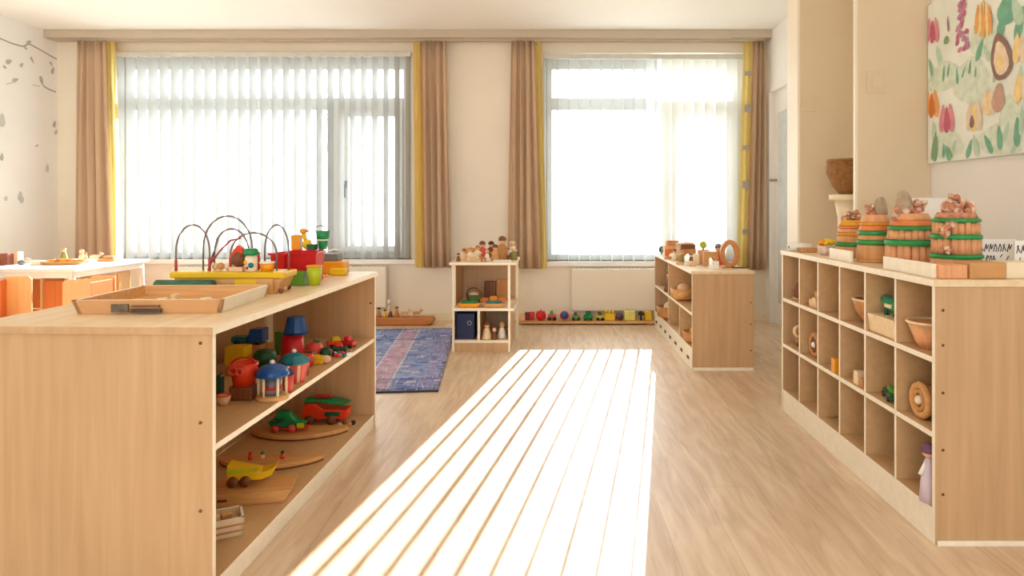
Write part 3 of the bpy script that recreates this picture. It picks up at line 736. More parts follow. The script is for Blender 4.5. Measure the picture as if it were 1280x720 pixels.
def fruit(name, label, px, Y, rr, mat, leafm, z=zm):
    r = T(name, label, 'toy fruit', (xa(px, Y), Y, z))
    part('flesh', MB().lathe([(.3*rr, 0), (.85*rr, .3*rr), (rr, rr), (.8*rr, 1.6*rr), (.3*rr, 1.85*rr), (.05*rr, 1.7*rr)], mat), r)
    part('leaf', MB().sph((.3*rr, 0, 1.9*rr), .5*rr, leafm, sz=.25, sy=.5), r); part('stem', MB().cyl((0, 0, 1.65*rr), .1*rr, .5*rr, M_brown, 8), r)
fruit('toy_tomato', 'red toy tomato with dark green leaf in front of the tall red cup', 383, 2.70, .032, M_redo, M_dgreen)
fruit('toy_orange', 'orange toy fruit behind the tomato on the middle shelf', 393, 2.88, .036, M_coral, M_green)
fruit('toy_pear', 'dark green toy pear before the little cars', 407, 2.86, .024, M_dgreen, M_brown)
p = on(399, 456, zm)
r = T('toy_boat', 'yellow toy boat with a pale wooden bow near the shelf edge', 'toy boat', (p[0]-.01, p[1]+.02, zm), .1)
part('hull', MB().prism([(-.045, .008), (-.03, 0), (.02, 0), (.025, .03), (-.04, .04)], -.02, .02, M_yellow, 'Y'), r, bev=.006); part('bow', MB().sph((.03, 0, .017), .017, M_skin, sx=1.2, sy=.95), r)
part('deck', MB().box((-.042, -.012, .0405), (-.012, .012, .047), M_grey), r)
def car(label, loc, L, W, Hh, bm, rm, rz=0, wm=M_dark, name='toy_car', g=None, cat='toy car'):
    r = T(name, label, cat, loc, rz, g)
    wr = Hh*.2
    part('body', MB().prism([(-L/2, wr*.8), (L/2, wr*.8), (L/2, Hh*.55), (L*.28, Hh*.6), (-L*.45, Hh*.62), (-L/2, Hh*.5)], -W/2, W/2, bm, 'Y'), r, bev=.004)
    part('cabin', MB().prism([(-L*.3, Hh*.6), (L*.2, Hh*.6), (L*.1, Hh), (-L*.22, Hh)], -W*.42, W*.42, rm, 'Y'), r, bev=.004)
    for sx in (-.3, .3):
        for sy in (-1, 1): part('wheel', MB().cylx((sx*L, sy*W*.5, wr), wr, W*.14, wm, axis='Y'), r)
    return r
car('little orange toy car farthest back on the middle shelf', (xa(418, 3.05), 3.08, zm), .085, .045, .05, M_redo, M_yellow, .5)
car('little red toy car beside the orange one on the middle shelf', (xa(433, 3.05), 3.08, zm), .06, .04, .05, M_red, M_red, -.2)
car('little green toy car behind the bead string', (xa(422, 2.95), 2.985, zm), .06, .035, .04, M_dgreen, M_redo, .2)
r = T('bead_string', 'string of pink, white and blue beads near the edge of the middle shelf', 'bead string', (xa(424, 2.86), 2.90, zm))
for k in range(11):
    a = 2*PI*k/11; part('bead', MB().sph((.034*math.cos(a), .022*math.sin(a), .009), .009, [M_white, M_navy, M_pink, M_coral, M_teal][k % 5], 12), r)
part('cord', MB().tube([(.034*math.cos(a), .022*math.sin(a), .009) for a in [2*PI*k/22 for k in range(22)]], .0015, M_cream, 6, True), r)

# ---- bottom shelf toys (z = .0635)
zb = .0635
def plank(label, c, L, D, h, rz, mat=M_tan):
    N = 18; poly = [(-L/2+L*i/N, -D*math.sin(PI*i/N)**.7 if 0 < i < N else 0) for i in range(N+1)]+[(L/2*.96, D*.25), (-L/2*.96, D*.25)]
    r = T('curved_board', label, 'wooden board', c, rz)
    part('board', MB().prism(poly, .007, h, mat, 'Z'), r, bev=.003)
    part('underside', MB().prism([(x*.985, y*.96) for x, y in poly], 0, .0068, M_brown, 'Z'), r, 'dark underside')
    return r
plank('curved wooden board carrying the green toy plane on the bottom shelf', (-1.115, 3.02, zb), .42, .11, .024, .10)
plank('curved wooden board with tiny red and green figures on the bottom shelf', (-1.10, 2.68, zb), .40, .10, .022, .10)
zp = zb+.0245
r = T('toy_plane', 'green toy plane with round pink-red wheels on the curved board', 'toy plane', (-1.165, 2.99, zp), .06)
part('fuselage', MB().prism([(-.06, .016), (.08, .016), (.09, .034), (.045, .05), (.02, .082), (-.03, .088), (-.045, .05), (-.075, .04)], -.022, .022, M_green, 'Y'), r, bev=.006)
part('wing', MB().box((-.05, -.06, .045), (.0, .06, .055), M_dgreen), r, bev=.003)
part('belly', MB().box((-.05, -.024, .008), (.10, .024, .0155), M_redo), r, bev=.003)
for x in (-.035, .035): part('wheel', MB().cylx((x, -.034, .016), .016, .012, M_coral, axis='Y'), r)
part('tail_block', MB().box((.055, -.03, .017), (.085, -.023, .036), M_lime), r, bev=.001)
r = T('toy_lorry', 'chunky orange toy lorry with a green and red roof, far end of the bottom shelf', 'toy lorry', (-1.045, 3.18, zb), .0)
part('body', MB().prism([(-.11, .022), (.095, .022), (.105, .065), (-.01, .07), (-.05, .095), (-.10, .09)], -.04, .04, M_redo, 'Y'), r, bev=.006)
part('roof', MB().prism([(-.10, .0955), (-.04, .1), (.08, .085), (.105, .092), (.02, .112), (-.09, .118)], -.035, .035, M_green, 'Y'), r, bev=.004)
part('roof_stripe', MB().box((-.06, -.02, .118), (.02, .02, .124), M_red), r, bev=.002)
part('window_box', MB().box((.0, -.044, .038), (.07, -.0405, .058), M_dgreen), r, bev=.001)
for x in (-.07, .03):
    for y in (-.045, .045): part('wheel', MB().cylx((x, y, .022), .022, .012, M_brown, axis='Y'), r)
for i, (px, py) in enumerate([(424, 529), (430, 527), (436, 528), (441, 526)]):
    p = on(px, py, zb); S('wooden_bead', MB().sph((0, 0, .011), .011, [M_skin, M_brown, M_tan2, M_dark][i]), ['peach bead touching the orange lorry', 'brown bead in the lorry bead cluster, second from the lorry', 'amber-brown bead in the lorry bead cluster, third from the lorry', 'dark bead farthest from the orange lorry'][i], 'bead', (p[0]+.02, p[1]-.06, zb))
zq = zb+.0225
for i, (dx, hm, bm, l) in enumerate([(-.12, M_red, M_redo, 'tiny red figure on the second curved board'), (-.075, M_green, M_skin, 'tiny green-capped figure on the second curved board'), (.0, M_dgreen, M_redo, 'tiny dark green figure standing apart on the second curved board')]):
    r = T('peg_figure', l, 'toy figure', (-1.05+dx, 2.66+dx*.1, zq)); part('body', MB().lathe([(.008, 0), (.009, .008), (.005, .018)], bm), r); part('head', MB().sph((0, 0, .023), .007, hm, 12), r)
p = on(300, 622, zb)
r = T('yellow_dumper', 'yellow toy dumper with a raised tip on the wooden trough tray', 'toy dumper', (-1.03, 2.38, zb+.0425), .2)
part('skip', MB().prism([(-.09, .02), (.02, .018), (.055, .03), (.07, .062), (.045, .05), (.02, .045), (-.09, .075)], -.032, .032, M_yellow, 'Y'), r, bev=.004)
part('lip', MB().box((-.09, -.036, .05), (.01, -.0325, .062), M_lime), r, bev=.002)
for x in (-.07, -.03): part('wheel', MB().cylx((x, -.034, .018), .018, .012, M_brown, axis='Y'), r)
for x in (-.07, -.03): part('wheel', MB().cylx((x, .034, .018), .018, .012, M_brown, axis='Y'), r)
r = T('wooden_trough', 'tan wooden trough tray under the yellow dumper', 'tray', (-1.03, 2.36, zb), .2)
part('tray_body', MB().prism([(-.15, 0), (.11, 0), (.135, .042), (-.15, .042)], -.07, .07, M_tan, 'Y'), r, bev=.004)
part('slot', MB().box((-.10, -.0715, .018), (-.07, -.0702, .026), M_brown), r)
r = T('wooden_crate', 'small pale wooden crate nearest us on the bottom shelf', 'crate', (-1.02, 2.10, zb), .5)
part('crate_body', traymb(.12, .09, .055, .004, .008, M_lite, M_cream), r, bev=.001)
part('slats', MB().box((-.062, -.053, .015), (.062, -.049, .019), M_tan2).box((-.062, -.054, .034), (.062, -.050, .038), M_tan2), r)
for i in range(2): blk('kindling_block', ['pale offcut lying inside the pale crate', 'tan offcut lying inside the pale crate'][i], 'toy block', (-1.035+.03*i, 2.09+.018*i, zb+.0085), (.03, .02, .05), (M_lite, M_tan)[i], .5+i*.1)

# ------------------------------------------------------------------ rug
b = MB(); b.prism([(0, 0), (0, 2.0), (-1.5, 2.0), (-1.5, 0)], 0.0005, .012, rug_mat(), 'Z')
rg = S('woven_rug', b, 'blue and lilac patterned woven rug on the floor before the wide window', 'rug', (-.655, 3.93, 0), math.radians(5.2), bev=.003)
part('bound_edge', MB().box((-1.5, -.012, .0005), (0, .0, .011), M_navy), rg, 'dark bound edge')

# ------------------------------------------------------------------ dolls and little animals
def doll(label, loc, h, bm, hm=M_skin, cm=None, g=None, arms=None):
    r = T('peg_doll', label, 'toy figure', loc, 0, g)
    part('body', MB().lathe([(.26*h, 0), (.28*h, .06*h), (.22*h, .35*h), (.14*h, .62*h), (.08*h, .66*h)], bm, 18), r)
    part('head', MB().sph((0, 0, .8*h), .17*h, hm, 16), r)
    if cm: part('hair', MB().lathe([(.178*h, .80*h), (.17*h, .90*h), (.1*h, .98*h), (.02*h, 1.0*h)], cm, 16), r)
    if arms:
        part('arm', MB().tube([(-.12*h, 0, .55*h), (-.3*h, -.02*h, .42*h)], .05*h, arms), r); part('arm', MB().tube([(.12*h, 0, .55*h), (.3*h, -.02*h, .42*h)], .05*h, arms), r)
    return r
def animal(label, loc, L, mat, rz=0, hm=None, name='wooden_horse', cat='toy animal', g=None):
    r = T(name, label, cat, loc, rz, g); h = L*.8
    part('body', MB().tube([(-.42*L, 0, .52*h), (-.2*L, 0, .56*h), (.1*L, 0, .55*h), (.3*L, 0, .6*h), (.40*L, 0, .8*h)], .1, mat, 10, rad=[.10*L, .16*L, .15*L, .12*L, .08*L]), r)
    part('head', MB().tube([(.36*L, 0, .88*h), (.48*L, 0, .86*h), (.62*L, 0, .76*h)], .1, hm or mat, 10, rad=[.07*L, .10*L, .05*L]), r)
    for sx in (-.3, .22):
        for sy in (-.08, .08): part('leg', MB().tube([(sx*L, sy*L, .5*h), (sx*L+.02*L, sy*L, .25*h), (sx*L, sy*L, 0)], .1, mat, 8, rad=[.07*L, .045*L, .05*L]), r)
    part('ear', MB().lathe([(.035*L, 0), (.005*L, .1*L)], mat, 8, (.37*L, .04*L, .93*h)), r); part('ear', MB().lathe([(.035*L, 0), (.005*L, .1*L)], mat, 8, (.37*L, -.04*L, .93*h)), r)
    return r

# ------------------------------------------------------------------ small shelf in the middle
SX0, SX1, SY0, SY1, SH = -.73, -.305, 4.99, 5.52, .655
r = T('small_shelf', 'small birch shelf with piled wooden toys on top, beside the blue rug', 'shelf', (SX0, SY0, 0))
W = SX1-SX0; D = SY1-SY0; fe = {'-y': M_edge}
part('top_board', MB().box((-.02, -.012, SH-.02), (W+.045, D+.02, SH), M_birchy, {'-y': M_edge, '+x': M_edge}), r, bev=.002)
part('side_panel', MB().box((0, .10, .3205), (.012, D, SH-.0205), M_birch, fe), r, bev=.001)
part('corner_post', MB().box((W+.012, D-.022, 0), (W+.036, D, SH-.0205), M_birch, fe), r, bev=.001)
part('corner_post', MB().box((W-.018, -.002, .3205), (W, .016, SH-.0205), M_edge), r, bev=.001)
part('corner_post', MB().box((0, -.002, .3205), (.014, .016, SH-.0205), M_edge), r, bev=.001)
part('shelf_board', MB().box((-.004, -.006, .30), (W+.03, D-.023, .32), M_birchy, {'-y': M_edge, '+x': M_edge}), r, bev=.002)
part('side_panel', MB().box((0, 0, 0), (.016, D-.024, .2995), M_birch, fe), r, bev=.001)
part('side_panel', MB().box((W-.016, 0, 0), (W, D-.024, .2995), M_birch, fe), r, bev=.001)
part('divider', MB().box((.185, 0, .085), (.203, D-.04, .2995), M_birch, fe), r, bev=.001)
part('bottom_board', MB().box((.0165, .004, .065), (W-.0165, D-.03, .085), M_birchy, fe), r, bev=.001)
part('plinth', MB().box((.0165, .004, .0), (W-.0165, .018, .0645), M_birch), r, bev=.001)
part('back_panel', MB().box((.0165, D-.038, .0855), (W-.0165, D-.03, .2995), M_birch), r)
part('back_panel', MB().box((.013, D-.02, .3205), (W+.011, D-.012, SH-.0205), M_birch), r)
r = T('storage_box', 'dark navy storage box in the lower cell of the small shelf', 'box', (SX0+.092, SY0+.14, .0855))
part('box_body', MB().box((-.068, -.10, 0), (.068, .10, .19), M_navy), r, bev=.004); part('handle', MB().torus((.03, -.104, .12), .014, .003, M_metal, axis='Y'), r)
for i, (dx, dy, hh, bm, cm, l) in enumerate([(.248, .05, .13, M_lite, M_brown, 'tall pale doll in the lower cell of the small shelf'), (.306, .04, .085, M_brown, M_skin, 'short brown doll in the lower cell of the small shelf'),
        (.358, .09, .12, M_white, M_tan, 'white doll in the lower cell of the small shelf')]):
    doll(l, (SX0+dx, SY0+dy, .0855), hh, bm, M_skin, cm)
animal('little tan animal at the side of the lower cell of the small shelf', (SX0+.33, SY0+.24, .0855), .07, M_tan2, .3, None, 'wooden_dog')
zs = .3205
blk('brown_folder', 'brown upright folder box at the back of the small shelf, on the curtain side', 'box', (SX0+.24, SY0+.42, zs), (.09, .05, .15), M_brown)
blk('brown_folder', 'reddish-brown upright folder box beside the other folder', 'box', (SX0+.335, SY0+.42, zs), (.085, .05, .165), M_tan2)
r = T('green_basket', 'grey-green basket with brown handle top on the small shelf', 'basket', (SX0+.13, SY0+.24, zs))
part('basket_body', MB().lathe([(.048, 0), (.058, .07), (.052, .07), (.04, .006)], plain('basket_green', (96, 112, 70), .8, .3, 60)), r)
part('handle', MB().tube([(.055*math.cos(a), 0, .065+.055*math.sin(a)) for a in [PI*k/10 for k in range(11)]], .005, M_brown), r); part('bun', MB().sph((0, 0, .066), .04, M_cream, sz=.6), r)
r = T('wooden_train', 'amber wooden train on the middle board of the small shelf', 'toy train', (SX0+.29, SY0+.16, zs))
for k in range(3):
    c = part('carriage', MB().box((-.09+k*.062, -.02, .012), (-.035+k*.062, .02, .055+.012*(k == 1)), M_orangew if k != 1 else M_yellowo), r, bev=.004)
    for x in (-.075, -.048): part('wheel', MB().cylx((x+k*.062, -.024, .012), .012, .006, M_cream, axis='Y'), c)
for i, (dx, m1, m2, l) in enumerate([(.12, M_yellowo, M_green, 'amber toy boat with a green deck at the front of the small shelf'), (.30, M_tan, M_teal, 'tan toy boat with a teal deck at the front of the small shelf')]):
    r = T('toy_boat', l, 'toy boat', (SX0+dx, SY0+.055, zs))
    part('hull', MB().prism([(-.06, 0), (.06, 0), (.088, .03), (-.088, .03)], -.032, .032, m1, 'Y'), r, bev=.006); part('deck', MB().box((-.06, -.026, .0305), (.06, .026, .044), m2), r, bev=.006)
# piled figures on top
zz = SH+.0005
random.seed(3)
specs = [(573, .05, 'brown', 5.08), (580, .07, 'skin', 5.20), (588, .085, 'cream', 5.12), (597, .09, 'cream', 5.26), (603, .115, 'pink', 5.32), (609, .07, 'white', 5.12), (614, .11, 'brown', 5.41), (619, .10, 'tan', 5.17), (628, .19, 'amber', 5.27), (640, .11, 'white', 5.40), (642, .085, 'olive', 5.22)]
mm = {'brown': (M_brown, M_dark), 'skin': (M_skin, M_brown), 'cream': (M_cream, M_tan2), 'pink': (M_coral, M_brown), 'white': (M_white, M_skin), 'tan': (M_tan, M_brown), 'amber': (M_tan2, M_brown), 'olive': (plain('olive', (150, 144, 70), .6), M_cream)}
lab = ['dark squat doll at the curtain end of the toy pile on the small shelf', 'peach doll with brown hair near the curtain end of the toy pile', 'cream doll leaning into the toy pile on the small shelf', 'cream doll at the middle of the toy pile on the small shelf', 'coral doll at the back of the toy pile on the small shelf', 'short white doll at the front of the toy pile on the small shelf', 'tall dark doll at the back of the toy pile on the small shelf', 'tan doll before the tallest doll on the small shelf', 'tallest amber doll with dark hair on top of the small shelf', 'white doll behind the tallest doll on the small shelf', 'olive doll at the floor-toy end of the small shelf']
for (px, hh, k, Y), l in zip(specs, lab): doll(l, (xa(px, Y), Y, zz), hh*(1.22 if hh < .16 else .95), mm[k][0], M_skin, mm[k][1], None, mm[k][0] if hh > .08 else None)
animal('small pale horse lying before the pile on the small shelf', (xa(591, 5.05), 5.04, zz), .085, M_lite, .2)
animal('small brown horse before the pile on the small shelf', (xa(604, 5.02), 5.02, zz), .06, M_tan2, 2.8)
blk('white_paper_pad', 'white paper pad at the corner of the small shelf top', 'paper pad', (xa(628, 5.07), 5.07, zz), (.13, .12, .008), M_white, .1, None, .001)
blk('wooden_arch_brick', 'tan brick at the back of the toy pile near the curtain', 'toy block', (xa(586, 5.40), 5.40, zz), (.10, .05, .08), M_tan, .3)
blk('wooden_arch_brick', 'cream brick at the back of the toy pile behind the tallest doll', 'toy block', (xa(628, 5.46), 5.46, zz), (.07, .05, .10), M_lite, -.2)
animal('dark brown horse standing between the dolls at the front of the small shelf', (xa(636, 5.16), 5.16, zz+.001), .07, M_brown, 1.2)

# ------------------------------------------------------------------ wooden boat and coloured toys along the window wall
r = T('wooden_boat', 'long carved wooden boat tray on the floor below the wide window', 'wooden boat', (xa(492, 6.15), 6.14, 0))
part('hull', MB().prism([(-.30, .015), (-.26, 0), (.30, 0), (.37, .02), (.375, .05), (.35, .07), (-.30, .07)], -.07, .07, wood('boat_wood', (186, 122, 68), .5, 'X', .2, 1), 'Y'), r, bev=.02)
for i, (px, hh, bm, cm, l) in enumerate([(473.5, .085, M_tan2, M_dark, 'dark-haired figure in the boat, closest to the large shelf'), (481, .065, M_yellow, M_brown, 'yellow figure sitting in the long wooden boat'), (488, .075, M_brown, M_tan, 'brown figure in the long wooden boat'),
        (496, .095, M_tan2, M_brown, 'taller brown figure in the long wooden boat')]):
    doll(l, (xa(px, 6.14), 6.14, .0705), hh, bm, M_skin, cm)
animal('tan toy dog in the long wooden boat', (xa(506, 6.14), 6.14, .0705), .09, M_skin, 0, None, 'wooden_dog')
animal('pale toy dog near the bow of the long wooden boat', (xa(521, 6.14), 6.14, .0705), .085, M_tan, .1, None, 'wooden_dog')
r = T('low_plank', 'low orange-tan plank on the floor carrying the coloured toys', 'plank', (.29, 6.22, 0))
part('board', MB().box((-.62, -.11, .012), (.64, .11, .03), M_tan), r, bev=.003)
part('runner', MB().box((-.6, -.10, 0), (-.56, .10, .0118), M_tan2), r); part('runner', MB().box((.56, -.10, 0), (.60, .10, .0118), M_tan2), r)
zf = .0305
def x6(px): return xa(px, 6.2)
blk('coral_block', 'coral block at the small-shelf end of the low plank', 'toy block', (x6(653), 6.2, zf), (.05, .06, .055), M_skin)
blk('maroon_block', 'maroon block on the low plank beside the pink cup', 'toy block', (x6(659), 6.2, zf), (.04, .05, .07), plain('maroon', (120, 30, 34), .4))
r = T('pink_cup', 'pink cup on the low plank', 'cup', (x6(665), 6.2, zf)); part('cup_body', MB().lathe([(.018, 0), (.026, .07), (.022, .07), (.015, .005)], M_pink), r); part('rim', MB().torus((0, 0, .07), .024, .003, M_coral), r)
r = T('toy_apple', 'big round red toy apple on the low plank', 'toy fruit', (x6(676), 6.19, zf)); part('flesh', MB().lathe([(.02, 0), (.042, .02), (.048, .05), (.036, .082), (.006, .078)], M_red), r); part('stem', MB().cyl((0, 0, .078), .004, .02, M_brown, 8), r)
car('orange and green toy car between the apple and the blue ball', (x6(690), 6.2, zf), .075, .06, .085, M_coral, M_grass, 0)
r = T('toy_ball', 'blue ball in a coral ring on the low plank', 'ball', (x6(705.5), 6.2, zf)); part('ball', MB().sph((0, 0, .046), .036, M_blue), r); part('ring', MB().torus((0, -.005, .043), .036, .007, M_coral, axis='Y'), r)
car('olive toy tractor on the low plank beside the blue ball', (x6(720), 6.2, zf), .075, .06, .07, M_grass, M_brown, 0, M_dark, 'toy_tractor', None, 'toy tractor')
r = T('green_frog', 'bright green toy frog on the low plank', 'toy animal', (x6(735), 6.2, zf))
part('body', MB().sph((0, 0, .032), .036, M_green, sz=.88, sx=1.2), r); part('head', MB().sph((0, -.02, .062), .022, M_green), r)
part('eye', MB().sph((-.014, -.032, .08), .008, M_dark, 10), r); part('eye', MB().sph((.014, -.032, .08), .008, M_dark, 10), r); part('foot', MB().sph((-.03, -.03, .008), .012, M_dgreen, 10, sz=.6), r); part('foot', MB().sph((.03, -.03, .008), .012, M_dgreen, 10, sz=.6), r)
car('speckled yellow-green toy car on the low plank beside the frog', (x6(750), 6.2, zf), .07, .06, .075, M_lime, M_brown, 0)
r = T('yellow_castle', 'yellow castle block with two turrets on the low plank', 'toy castle', (x6(762), 6.2, zf)); part('wall', MB().box((-.045, -.03, 0), (.045, .03, .06), M_yellow), r, bev=.003)
for x in (-.03, .0, .03): part('turret', MB().cyl((x, 0, .0605), .012, .026, M_yellow, 12), r)
r = T('toy_ball', 'dark purple ball on the low plank among yellow toys', 'ball', (x6(774), 6.18, zf)); part('ball', MB().sph((0, 0, .036), .034, plain('plum', (96, 70, 84), .5)), r); part('ring', MB().torus((0, 0, .036), .0345, .003, M_dark), r)
blk('pale_yellow_block', 'long pale yellow block on the low plank', 'toy block', (x6(787), 6.2, zf), (.10, .06, .085), plain('pale_yellow', (232, 226, 120), .4), 0, None, .008)
r = T('toy_tree', 'small dark tree-shaped toy on the low plank', 'toy tree', (x6(801), 6.19, zf)); part('trunk', MB().cyl((0, 0, 0), .009, .05, M_dark, 10), r); part('crown', MB().lathe([(.028, .05), (.024, .07), (.004, .085)], M_dark), r)
blk('yellow_block', 'bright yellow block at the cabinet end of the low plank', 'toy block', (x6(810), 6.2, zf), (.06, .06, .08), M_yellow, 0, None, .006)

# ------------------------------------------------------------------ block cabinet (right of the middle)
CX0, CX1, CY0, CY1, CH = .91, 1.31, 4.43, 6.06, .645
r = T('block_cabinet', 'low birch cabinet topped with wooden blocks and a big letter ring', 'cabinet', (CX0, CY0, 0))
W = CX1-CX0; L = CY1-CY0; fe = {'-x': M_edge}
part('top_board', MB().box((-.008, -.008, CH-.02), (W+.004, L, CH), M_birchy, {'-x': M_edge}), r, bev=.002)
part('end_panel', MB().box((0, 0, 0), (W, .018, CH-.0205), M_birch, fe), r, bev=.0015)
part('end_panel', MB().box((0, L-.018, 0), (W, L, CH-.0205), M_birch, fe), r, bev=.0015)
part('back_panel', MB().box((W-.01, .0185, 0), (W, L-.0185, CH-.0205), M_birch), r)
part('shelf_board', MB().box((.002, .0185, .352), (W-.0105, L-.0185, .37), M_birchi, fe), r, bev=.001)
part('bottom_board', MB().box((.002, .0185, .125), (W-.0105, L-.0185, .14), M_birchi, fe), r, bev=.001)
part('plinth', MB().box((.003, .0185, 0), (.018, L-.0185, .1245), M_edge), r)
part('divider', MB().box((.002, .92, .3705), (W-.0105, .934, CH-.0205), M_birchi, fe), r); part('divider', MB().box((.002, .92, .1405), (W-.0105, .934, .3515), M_birchi, fe), r)
part('divider', MB().box((.002, .45, .1405), (W-.0105, .464, .3515), M_birchi, fe), r)
for k in range(7): part('grip_slot', MB().cb((.0015, .15+k*.23, .055), (.003, .07, .02), M_dark), r)
for z in (.13, .30, .44): part('screw', MB().cylx((W-.02, -.001, z), .005, .002, M_screw, axis='Y'), r)
part('foot_rail', MB().box((.004, -.012, 0), (W-.004, -.0005, .02), M_edge), r, bev=.002)
def inC(label, y, z, kind, s, m, m2=M_skin):
    if kind == 'd': doll(label, (CX0+.05, CY0+y, z), s, m, m2, M_brown)
    elif kind == 'a': animal(label, (CX0+.12, CY0+y, z+.002), s*.8, m, 1.5)
    else:
        q = T('wooden_bowl', label, 'bowl', (CX0+.07, CY0+y, z)); part('bowl', MB().lathe([(.3*s, 0), (.55*s, .1*s), (.6*s, .5*s), (.54*s, .5*s), (.45*s, .12*s)], m), q); part('ball', MB().sph((0, 0, .42*s), .3*s, m2), q)
inC('dark-haired doll in the far upper cell of the block cabinet', 1.12, .3705, 'd', .18, M_brown)
inC('wooden bowl with a ball in the upper cell of the block cabinet', .64, .3705, 'b', .17, M_tan)
inC('tan horse in the near upper cell of the block cabinet', .33, .3705, 'a', .17, M_tan2)
inC('wooden bowl with a ball in the far lower cell of the block cabinet', 1.2, .1405, 'b', .2, M_tan2, M_lite)
inC('small tan horse in the middle lower cell of the block cabinet', .60, .1405, 'a', .13, M_tan)
inC('wooden bowl in the near lower cell of the block cabinet', .22, .1405, 'b', .15, M_tan2, M_yellow)
# things on top
zc = CH+.0005
def cp(px, Y): return (xa(px, Y), Y, zc)
for i, (px, Y) in enumerate([(827, 5.95), (831, 5.86), (835, 5.78)]):
    q = T('little_bush', ['dark green toy bush at the far corner of the block cabinet', 'leaf green toy bush, middle of the three on the block cabinet', 'mossy toy bush nearest the wooden blocks on the cabinet'][i], 'toy bush', cp(px, Y))
    part('trunk', MB().cyl((0, 0, 0), .006, .02, M_brown, 8), q); part('foliage', MB().sph((0, 0, .042), .028, [M_dgreen, M_grass, M_cup][i], 12, jit=.12), q)
def arch_block(label, loc, w, d, h, mat, rz=0):
    n = 10; poly = [(-w/2, 0), (-w/2, h), (w/2, h), (w/2, 0), (w*.28, 0)]+[(w*.28*math.cos(a), h*.62*math.sin(a)) for a in [PI*k/n for k in range(1, n)]]+[(-w*.28, 0)]
    return S('arch_block', MB().prism(poly, -d/2, d/2, mat, 'Y'), label, 'toy block', loc, rz, None, .002)
arch_block('orange arch block at the bottom of the far block stack', cp(840, 5.55), .13, .08, .07, M_orangew)
blk('flat_block', 'flat terracotta block laid across the far arch block', 'toy block', (xa(840, 5.55), 5.55, zc+.0705), (.13, .08, .03), M_terra)
blk('flat_block', 'tan block on top of the far block stack', 'toy block', (xa(840, 5.55), 5.55, zc+.101), (.10, .07, .04), M_tan2)
blk('cream_block', 'cream upright block between the two block stacks', 'toy block', cp(849.5, 5.40), (.05, .05, .13), M_lite)
arch_block('dark tan arch block at the bottom of the second block stack', cp(859, 5.28), .12, .07, .09, M_tan2)
blk('flat_block', 'brown block on top of the second block stack', 'toy block', (xa(859, 5.28), 5.28, zc+.0905), (.11, .07, .035), M_brown)
blk('flat_block', 'pinkish plate crowning the second block stack', 'toy block', (xa(859, 5.28), 5.28, zc+.126), (.09, .06, .014), M_skin)
doll('pale doll before the block stacks on the cabinet', cp(843, 5.30), .09, M_cream, M_skin, M_brown)
doll('olive doll before the second block stack on the cabinet', cp(852, 5.10), .09, mm['olive'][0], M_skin, M_tan)
doll('brown doll between the stacks and the tan box on the cabinet', cp(864, 5.02), .075, M_brown, M_white, M_grey)
for i, (px, Y) in enumerate([(859, 4.86), (866, 4.80)]):
    S('number_die', MB().box((-.017, -.017, 0), (.017, .017, .034), (M_white, M_skin)[i]), ['white die close to the front edge of the block cabinet', 'peach die close to the front edge of the block cabinet'][i], 'toy die', cp(px, Y), .3*i, None, .005)
blk('tan_box', 'tan upright box under the yellow-green tree on the cabinet', 'toy block', cp(879, 4.98), (.07, .06, .10), M_terra)
q = T('little_tree', 'yellow-green ball tree on top of the tan box', 'toy tree', (xa(879, 4.98), 4.98, zc+.1005)); part('trunk', MB().cyl((0, 0, 0), .006, .015, M_brown, 8), q); part('crown', MB().sph((0, 0, .038), .026, M_lime, 12, jit=.1), q)
arch_block('amber arch block in front of the tan box', cp(888, 4.82), .10, .06, .10, M_tan)
doll('grey-haired doll behind the white die block', cp(898, 4.92), .15, M_coral, M_skin, M_grey)
blk('ivory_block', 'ivory block standing before the big ring', 'toy block', cp(895, 4.60), (.035, .03, .05), M_white)
blk('ivory_block', 'larger ivory block before the tan box and brown doll', 'toy block', cp(870, 4.93), (.04, .03, .075), M_cream)
q = T('letter_ring', 'large wooden letter O standing on the block cabinet', 'wooden letter', cp(912, 4.66))
rg_ = MB(); n = 36; vs = []; fs = []
for i in range(n):
    a = 2*PI*i/n
    for (rx, rzv, yy) in ((.066, .094, -.02), (.036, .062, -.02), (.036, .062, .02), (.066, .094, .02)): vs.append((rx*math.cos(a), yy, .097+rzv*math.sin(a)))
for i in range(n):
    for k in range(4): a = i*4+k; bq = i*4+(k+1) % 4; c2 = ((i+1) % n)*4+(k+1) % 4; d2 = ((i+1) % n)*4+k; fs.append((a, bq, c2, d2))
rg_.add(vs, fs, wood('ring_wood', (206, 142, 84), .5, 'X', .15, 1), False)
part('ring', rg_, q, bev=.003); part('foot', MB().box((-.05, -.025, 0), (.05, .025, .006), M_tan2), q)
blk('tan_plank', 'short tan plank lying before the far block stack', 'toy block', cp(836, 5.42), (.07, .035, .02), M_tan, .4)
blk('tan_plank', 'terracotta plank lying before the second block stack', 'toy block', cp(850, 4.90), (.05, .03, .018), M_terra, -.3)
blk('round_block', 'rounded orange brick wedged beside the cream upright block', 'toy block', cp(851, 5.22), (.045, .04, .05), M_orangew, 0, None, .014)
blk('dark_stick', 'thin dark stick lying behind the big ring', 'stick', cp(924, 4.62), (.10, .014, .010), M_brown)

